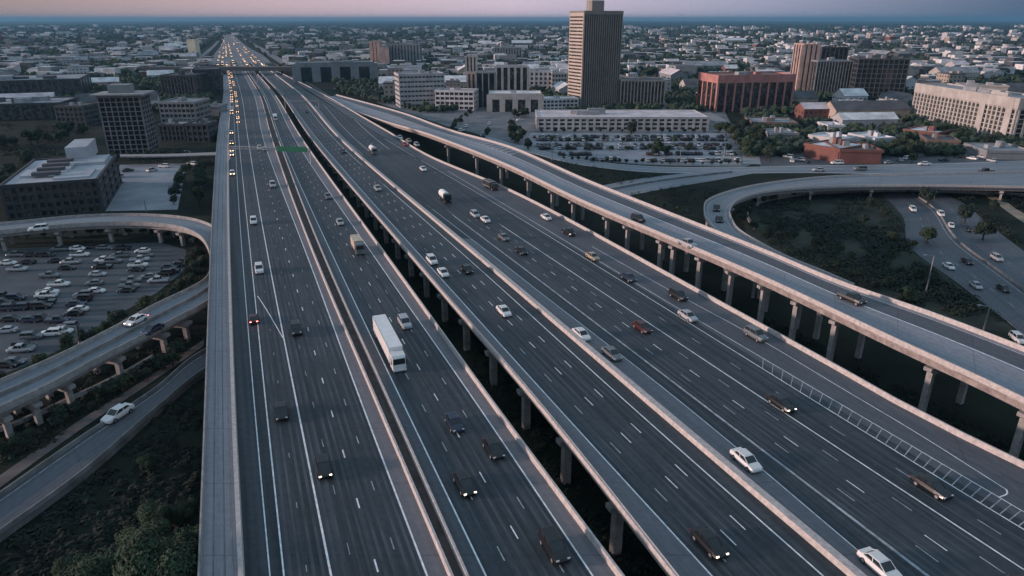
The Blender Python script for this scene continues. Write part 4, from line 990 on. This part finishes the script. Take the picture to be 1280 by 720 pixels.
belt([(905,165),(925,175),(940,190),(955,203)], 20, 1.0, 'dark tree on the slope between car park and brick hall', 'trees on the slope', 18, 7)
belt([(930,160),(950,170),(975,185)], 12, .8, 'tree on the upper slope behind the grey store', 'trees on the upper slope', 19, 6)
belt([(1018,142),(1040,145),(1030,138)], 7, 1.1, 'tree below the ribbed tower', 'trees below the ribbed tower', 20, 6)
belt([(1105,200),(1130,190),(1140,204),(1150,195)], 6, .9, 'dark tree beside the arterial right of the brick hall', 'trees right of the brick hall', 21, 3)
belt([(1170,170),(1200,178),(1235,186),(1262,192)], 14, .8, 'dark tree along the foot of the cream slab', 'trees along the cream slab', 22, 3)
belt([(700,143),(725,143),(770,142)], 8, .5, 'tree at the base of the tall tower', 'trees at the tower base', 23, 2)
belt([(640,148),(660,145)], 5, .7, 'tree before the white pavilion', 'trees before the pavilion', 24, 2)
for i, (x, y, s) in enumerate(((1159,256,1.1),(1205,280,1.0),(1158,303,.85),(1228,300,.95),(1240,262,.6))): tree(at(x, y), s, 'round tree standing by the side road, %s of five' % nth(i), 'round trees by the side road')
belt([(1150,226+8),(1040,240),(960,252),(935,268),(938,290)], 22, .5, 'low tree along the inside of the right loop ramp', 'trees inside the right loop', 25, 2)
belt([(1060,250),(1100,270),(1120,300),(1140,350),(1180,392)], 10, .5, 'scrubby tree on the field beside the side road', 'scrub on the right field', 26, 7)
belt([(960,290),(1040,300),(1090,340),(1160,380)], 20, .38, 'scrub bush in the dark field behind the flyover', 'scrub in the field', 27, 12)
belt([(870,262),(820,255),(880,300),(930,322)], 10, .35, 'bush on the dark ground left of the right loop', 'bushes left of the right loop', 28, 5)
belt([(760,340),(860,380),(940,430),(1050,480),(1150,540)], 12, .3, 'low bush on the shaded ground under the flyover', 'bushes under the flyover', 29, 3)

def scrub(name, label, regions, seed, m):
    r = random.Random(seed); mb = MB()
    for poly, n, nq, size in regions:
        xs, ys = [p[0] for p in poly], [p[1] for p in poly]; k = 0
        while k < n:
            px, py = r.uniform(min(xs),max(xs)), r.uniform(min(ys),max(ys))
            if not inpoly(px, py, poly): continue
            k += 1
            if math.sin(px*.09+py*.05)+math.sin(px*.031-py*.13) < -.9: continue
            q = at(px, py); R_ = size*r.uniform(.5,1.5); hh = R_*r.uniform(.5,1.1)
            for _ in range(nq):
                th, u = r.uniform(0,6.28), r.random(); rr = R_*math.sqrt(1-u*u)*r.uniform(.6,1)
                c = Vector((q[0]+rr*math.cos(th), q[1]+rr*math.sin(th), hh*u*r.uniform(.7,1)))
                nn = Vector((math.cos(th)*.6+r.uniform(-.4,.4), math.sin(th)*.6+r.uniform(-.4,.4), .5+u)).normalized(); a = nn.orthogonal().normalized(); b = nn.cross(a); s_ = R_*r.uniform(.14,.3)
                mb.poly([c+a*s_, c+b*s_*.6, c-a*s_, c-b*s_*.7])
    tag(mb.build(name, m), label, 'scrub', kind='stuff')
def inpoly(x, y, P):
    c = False; n = len(P)
    for i in range(n):
        (x0,y0),(x1,y1) = P[i], P[(i+1)%n]
        if (y0 > y) != (y1 > y) and x < (x1-x0)*(y-y0)/(y1-y0)+x0: c = not c
    return c
SCR = mat('scrub_leaves', (.018,.032,.018), .95, scale=.05, col2=(.008,.015,.009))
scrub('scrub', 'rough dark scrub covering the field inside the right loop', [([(945,262),(1000,246),(1095,242),(1122,272),(1138,318),(1190,356),(1250,400),(1120,385),(1020,335),(950,296)], 2600, 13, 1.5)], 1, SCR)
scrub('scrub', 'rough dark scrub on the bank between the far right loop and side road', [([(1195,246),(1214,244),(1275,300),(1275,308),(1240,280)], 160, 12, 1.4), ([(1228,238),(1285,236),(1285,268)], 180, 12, 1.2)], 2, SCR)
scrub('scrub', 'rough dark scrub below the lower road in the hollow at left', [([(250,476),(246,720),(0,720),(0,690),(110,605),(200,520)], 1000, 46, 1.0)], 3, mat('shaded_scrub', (.012,.02,.013), .95, .5, .2))  # leaf colour darkened to stand in for shade in the hollow
scrub('scrub', 'rough dark scrub between the left loop and the lower road', [([(0,520),(90,480),(240,412),(250,426),(150,494),(60,556),(0,590)], 420, 26, .9)], 4, SCR)
scrub('scrub', 'rough dark scrub on the ground under and around the flyover', [([(640,250),(760,300),(880,360),(1060,450),(1279,560),(1279,590),(1180,545),(1000,448),(850,362),(700,285)], 900, 14, 1.0), ([(760,248),(850,232),(900,238),(880,262),(900,290),(940,318),(860,285)], 420, 12, 1.2), ([(690,200),(800,218),(850,218),(740,238)], 300, 12, 1.2)], 5, SCR)
scrub('scrub', 'rough dark scrub in the open slot between the two decks', [([(400,190),(560,360),(700,540),(840,719),(770,719),(640,545),(510,360),(395,195)], 500, 20, 1.0)], 6, SCR)
scrub('scrub', 'rough dark scrub on the open slope behind the terraced block', [([(0,155),(110,160),(110,190),(40,200),(0,240)], 500, 12, 2.0), ([(110,196),(262,196),(262,203),(130,204)], 150, 12, 1.6)], 7, SCR)

# ---------------------------------------------------------------- distant town
OPEN = [[(262,92),(400,92),(430,118),(520,140),(640,178),(800,205),(1290,198),(1290,730),(245,730),(266,140)],
        [(258,94),(266,66),(277,42),(291,42),(345,80),(352,94)], [(222,92),(262,55),(276,48),(280,56),(240,92)], [(300,46),(310,45),(368,84),(352,86)],
        [(-10,265),(300,265),(300,720),(-10,720)], [(132,262),(150,200),(262,200),(262,262)], [(560,140),(700,140),(700,185),(590,170)], [(655,158),(915,158),(935,212),(690,200)]]
def inpoly(x, y, P):
    c = False; n = len(P)
    for i in range(n):
        (x0,y0),(x1,y1) = P[i], P[(i+1)%n]
        if (y0 > y) != (y1 > y) and x < (x1-x0)*(y-y0)/(y1-y0)+x0: c = not c
    return c
def blocked(px, py, m=10):
    if any(inpoly(px, py, P) for P in OPEN): return True
    return in_foot(at(px, py), m)
def house_mesh(seed):
    r = random.Random(seed); m = MB(); w, d, h = r.uniform(14,34), r.uniform(12,20), r.uniform(4,9)
    if seed % 4 == 0: w, h = r.uniform(14,20), r.uniform(10,18)
    if seed % 5 == 1: w, h = r.uniform(36,60), r.uniform(5,8)
    m.box(-w/2,-d/2,0,w/2,d/2,h,0)
    nf = max(1, int(h/3.3)); nw = int(w/3.2)
    for f in range(nf):
        for i in range(nw):
            x = -w/2+(i+.5)*w/nw; z = 1+f*3.2; m.box(x-.7,-d/2-.05,z,x+.7,-d/2-.003,z+1.4,2)
        for i in range(int(d/3.4)):
            y = -d/2+(i+.5)*d/int(d/3.4); m.box(-w/2-.05,y-.6,z,-w/2-.003,y+.6,z+1.4,2); m.box(w/2+.003,y-.6,z,w/2+.05,y+.6,z+1.4,2)
    if seed % 2: # gable
        m.poly([(-w/2-.5,-d/2-.5,h+.003),(w/2+.5,-d/2-.5,h+.003),(w/2+.5,0,h+d*.28),(-w/2-.5,0,h+d*.28)],1)
        m.poly([(-w/2-.5,0,h+d*.28),(w/2+.5,0,h+d*.28),(w/2+.5,d/2+.5,h+.003),(-w/2-.5,d/2+.5,h+.003)],1)
        m.poly([(-w/2,-d/2,h),(-w/2,0,h+d*.27),(-w/2,d/2,h)],0); m.poly([(w/2,-d/2,h),(w/2,d/2,h),(w/2,0,h+d*.27)],0)
    else:
        m.box(-w/2-.2,-d/2-.2,h,w/2+.2,d/2+.2,h+.7,1)
        for i in range(3):
            x, y = r.uniform(-.35,.3)*w, r.uniform(-.3,.2)*d; m.box(x,y,h+.7,x+r.uniform(2,4),y+r.uniform(2,4),h+r.uniform(1.8,3),0)
    return m, (w, d, h)
HM = []
for i in range(14):
    m, dim = house_mesh(i); HM.append((m, dim))
WALLC = ['white','pale','cream','grey','tan','pink','brick','white']; ROOFC = [('white',ROOFW),('grey',ROOFG),('dark',ROOFD),('pinkish',ROOFP)]
hm_cache = {}
def house_data(i):
    if i not in hm_cache: hm_cache[i] = HM[i][0].mesh('house', [WM['white'], ROOFW, GLASSD])
    return hm_cache[i]
ZONES = [(0,110,'beyond the wide dark halls'),(110,262,'beyond the dark gridded tower'),(262,420,'around the far highway'),(420,600,'beyond the pink brick towers'),(600,730,'left of the tall tower'),(730,890,'right of the tall tower'),(890,1000,'beyond the brick-red block'),(1000,1130,'beyond the joined towers'),(1130,1281,'beyond the cream slab')]
rh = random.Random(77); spots = []
tries = 0
while len(spots) < 285 and tries < 20000:
    tries += 1
    px = rh.uniform(0,1280); py = 44+ (rh.random()**1.35)*(118 if px > 930 else 95)
    if blocked(px, py, 26): continue
    q = at(px, py)
    if any(abs(q[0]-o[0][0]) < 30+q[1]*.008 and abs(q[1]-o[0][1]) < 26+q[1]*.01 for o in spots): continue
    spots.append((q, px, py))
zc = {}
spots.sort(key=lambda s: -s[2])
for q, px, py in spots:
    i = rh.randrange(14); wc = rh.choice(WALLC); rc, rm = rh.choice(ROOFC); w, d, h = HM[i][1]
    o = add('town_building', house_data(i)); o.location = tuple(q); o.rotation_euler = (0,0,(.1 if px > 420 else .38)+rh.choice([0,0,math.pi/2])); s = rh.uniform(.8,1.3)*(1.25 if py < 60 else 1); o.scale = (s,s,s)
    for k, mm in ((0, WM[wc]), (1, rm)): o.material_slots[k].link = 'OBJECT'; o.material_slots[k].material = mm
    zn = next(z[2] for z in ZONES if z[0] <= px < z[1]); n = zc.get(zn, 0); zc[zn] = n+1
    form = 'tall' if h*s > 12 else 'long' if w > 35 else 'small'
    tag(o, '%s %s-walled building with %s roof %s, %s nearest there' % (form, wc, rc, zn, nth(n)), 'building', 'buildings of the distant town')
# beyond those, the town and wood read as one mass each
mass = MB(); rm_ = random.Random(4)
for i in range(6500):
    px = rm_.uniform(-120,1400); py = 34+ (rm_.random()**1.2)*62
    if blocked(px, py): continue
    q = at(px, py); s = rm_.uniform(.8,1.7)*(1+max(0,(48-py))*.06); w, d, h = rm_.uniform(6,19)*s, rm_.uniform(8,14)*s, rm_.uniform(4,9)*s; m_ = rm_.choice([0,0,1,1,2,2,3]); 
    if math.sin(px*.021+py*.4)+math.sin(px*.05-py*.9) < -.35: continue
   
    mass.box(q[0]-w/2,q[1]-d/2,0,q[0]+w/2,q[1]+d/2,h,m_,top=rm_.choice([3,0,2,1]))
tag(mass.build('distant_rooftops', [WM['white'],WM['grey'],WM['dark'],ROOFW]), 'mass of tiny pale roofs scattered to the horizon', 'rooftops', kind='stuff')
hcell = set((int((q[0]+a)//25), int((q[1]+b)//25)) for q, _, _ in spots for a in (-9,9) for b in (-9,9))
wood = MB(); rw = random.Random(9)
ico = []
for i in range(26000):
    u = rw.random(); px = rw.uniform(-160,1440); py = 31+(u**1.2)*(165 if px > 930 else 110)
    if blocked(px, py, 7): continue
    q = at(px, py)
    if (int(q[0]//25), int(q[1]//25)) in hcell: continue
    big = 1+max(0,(60-py))*.05; small = .62 if py > 95 else 1
    q[2] = 0; r0 = rw.uniform(3.5,6.5)*big*small; hz = small*rw.uniform(6,11)*(1+max(0,(50-py))*.02); k = rw.randrange(3); n = 5; a0 = rw.uniform(0,6)
    base = []
    for zf_, rf in ((.15,.6),(.5,1.0),(.8,.7)): base.append([(q[0]+math.cos(a0+j*6.283/n)*r0*rf*rw.uniform(.6,1.2), q[1]+math.sin(a0+j*6.283/n)*r0*rf*rw.uniform(.6,1.2), hz*zf_*rw.uniform(.85,1.15)) for j in range(n)])
    b = len(wood.v)
    for rr_ in base: wood.v += rr_
    wood.v.append((q[0],q[1],hz))
    for z_ in range(2):
        for j in range(n):
            wood.f.append((b+z_*n+j, b+z_*n+(j+1)%n, b+(z_+1)*n+(j+1)%n, b+(z_+1)*n+j)); wood.m.append(k)
    for j in range(n): wood.f.append((b+2*n+j, b+2*n+(j+1)%n, b+3*n)); wood.m.append(k)
tag(wood.build('distant_wood', LEAF), 'dark tree cover between the houses out to the horizon', 'wood', kind='stuff')

# ================================================================ AIR, SKY, LIGHT
hz = MB(); hz.box(-41000,-41000,-1.0,41000,41000,135)
hm = bpy.data.materials.new('haze'); hm.use_nodes = True; nt = hm.node_tree; nt.nodes.clear()
out = N(nt,'ShaderNodeOutputMaterial'); pv = N(nt,'ShaderNodeVolumePrincipled'); pv.inputs['Color'].default_value = (.18,.43,.64,1); pv.inputs['Density'].default_value = .00007; pv.inputs['Anisotropy'].default_value = .1
nt.links.new(pv.outputs[0], out.inputs['Volume'])
tag(hz.build('haze', hm), 'thin blue evening haze over the city', 'haze', kind='stuff')

SUN_EL, SUN_AZ = math.radians(9), math.radians(-96)      # azimuth from +Y, negative = left
sd = Vector((math.sin(SUN_AZ)*math.cos(SUN_EL), math.cos(SUN_AZ)*math.cos(SUN_EL), math.sin(SUN_EL)))
sun = bpy.data.lights.new('sun', 'SUN'); sun.energy = 1.95; sun.angle = math.radians(4); sun.color = (1,.72,.64)
so = bpy.data.objects.new('sun', sun); C.objects.link(so); so.rotation_euler = sd.to_track_quat('Z','Y').to_euler()

W = bpy.data.worlds.new('World'); S.world = W; W.use_nodes = True; nt = W.node_tree; nt.nodes.clear(); L = nt.links.new
out = N(nt,'ShaderNodeOutputWorld'); bg = N(nt,'ShaderNodeBackground')
sky = N(nt,'ShaderNodeTexSky'); sky.sky_type = 'NISHITA'; sky.sun_disc = False; sky.sun_elevation = SUN_EL; sky.sun_rotation = SUN_AZ; sky.air_density = 1.2; sky.dust_density = 2.0; sky.ozone_density = 3
tc = N(nt,'ShaderNodeTexCoord'); sx = N(nt,'ShaderNodeSeparateXYZ'); L(tc.outputs['Generated'], sx.inputs[0])
sc_ = N(nt,'ShaderNodeVectorMath', operation='SCALE'); L(sky.outputs[0], sc_.inputs[0]); sc_.inputs['Scale'].default_value = .06
# evening colours by azimuth near the horizon, and by elevation above
az = N(nt,'ShaderNodeMapRange'); L(sx.outputs['X'], az.inputs['Value']); az.inputs['From Min'].default_value = -.62; az.inputs['From Max'].default_value = .62
hr = N(nt,'ShaderNodeValToRGB'); e = hr.color_ramp.elements
e[0].position = 0; e[0].color = (.24,.165,.15,1); e[1].position = 1; e[1].color = (.012,.045,.10,1)
for p_, c_ in ((.25,(.42,.30,.32,1)),(.5,(.48,.38,.45,1)),(.75,(.25,.25,.34,1))):
    q = e.new(p_); q.color = c_
L(az.outputs[0], hr.inputs['Fac'])
el = N(nt,'ShaderNodeValToRGB'); L(sx.outputs['Z'], el.inputs['Fac']); e = el.color_ramp.elements
e[0].position = 0; e[0].color = (0,0,0,1); e[1].position = .3; e[1].color = (1,1,1,1)
mx = N(nt,'ShaderNodeMixRGB'); L(el.outputs['Color'], mx.inputs['Fac']); L(hr.outputs['Color'], mx.inputs['Color1']); mx.inputs['Color2'].default_value = (.178,.25,.322,1)
ad = N(nt,'ShaderNodeMixRGB', blend_type='MIX'); ad.inputs['Fac'].default_value = .85; L(sc_.outputs[0], ad.inputs['Color1']); L(mx.outputs[0], ad.inputs['Color2'])
L(ad.outputs[0], bg.inputs['Color']); bg.inputs['Strength'].default_value = 1.0; L(bg.outputs[0], out.inputs['Surface'])

# ================================================================ CAMERA
cam = bpy.data.cameras.new('camera'); co = bpy.data.objects.new('camera', cam); C.objects.link(co)
cam.sensor_width = 36; cam.lens = F/1280*36; cam.clip_start = 1; cam.clip_end = 90000
co.location = (0,0,H); co.rotation_euler = (math.pi/2-PITCH, 0, 0); S.camera = co
S.view_settings.view_transform = 'Standard'; S.view_settings.look = 'None'; S.view_settings.gamma = 1; S.view_settings.exposure = .86; S.view_settings.use_curve_mapping = False
S.render.engine = 'CYCLES'; S.cycles.use_denoising = True; S.cycles.max_bounces = 5; S.cycles.volume_bounces = 0; S.cycles.volume_step_rate = 1
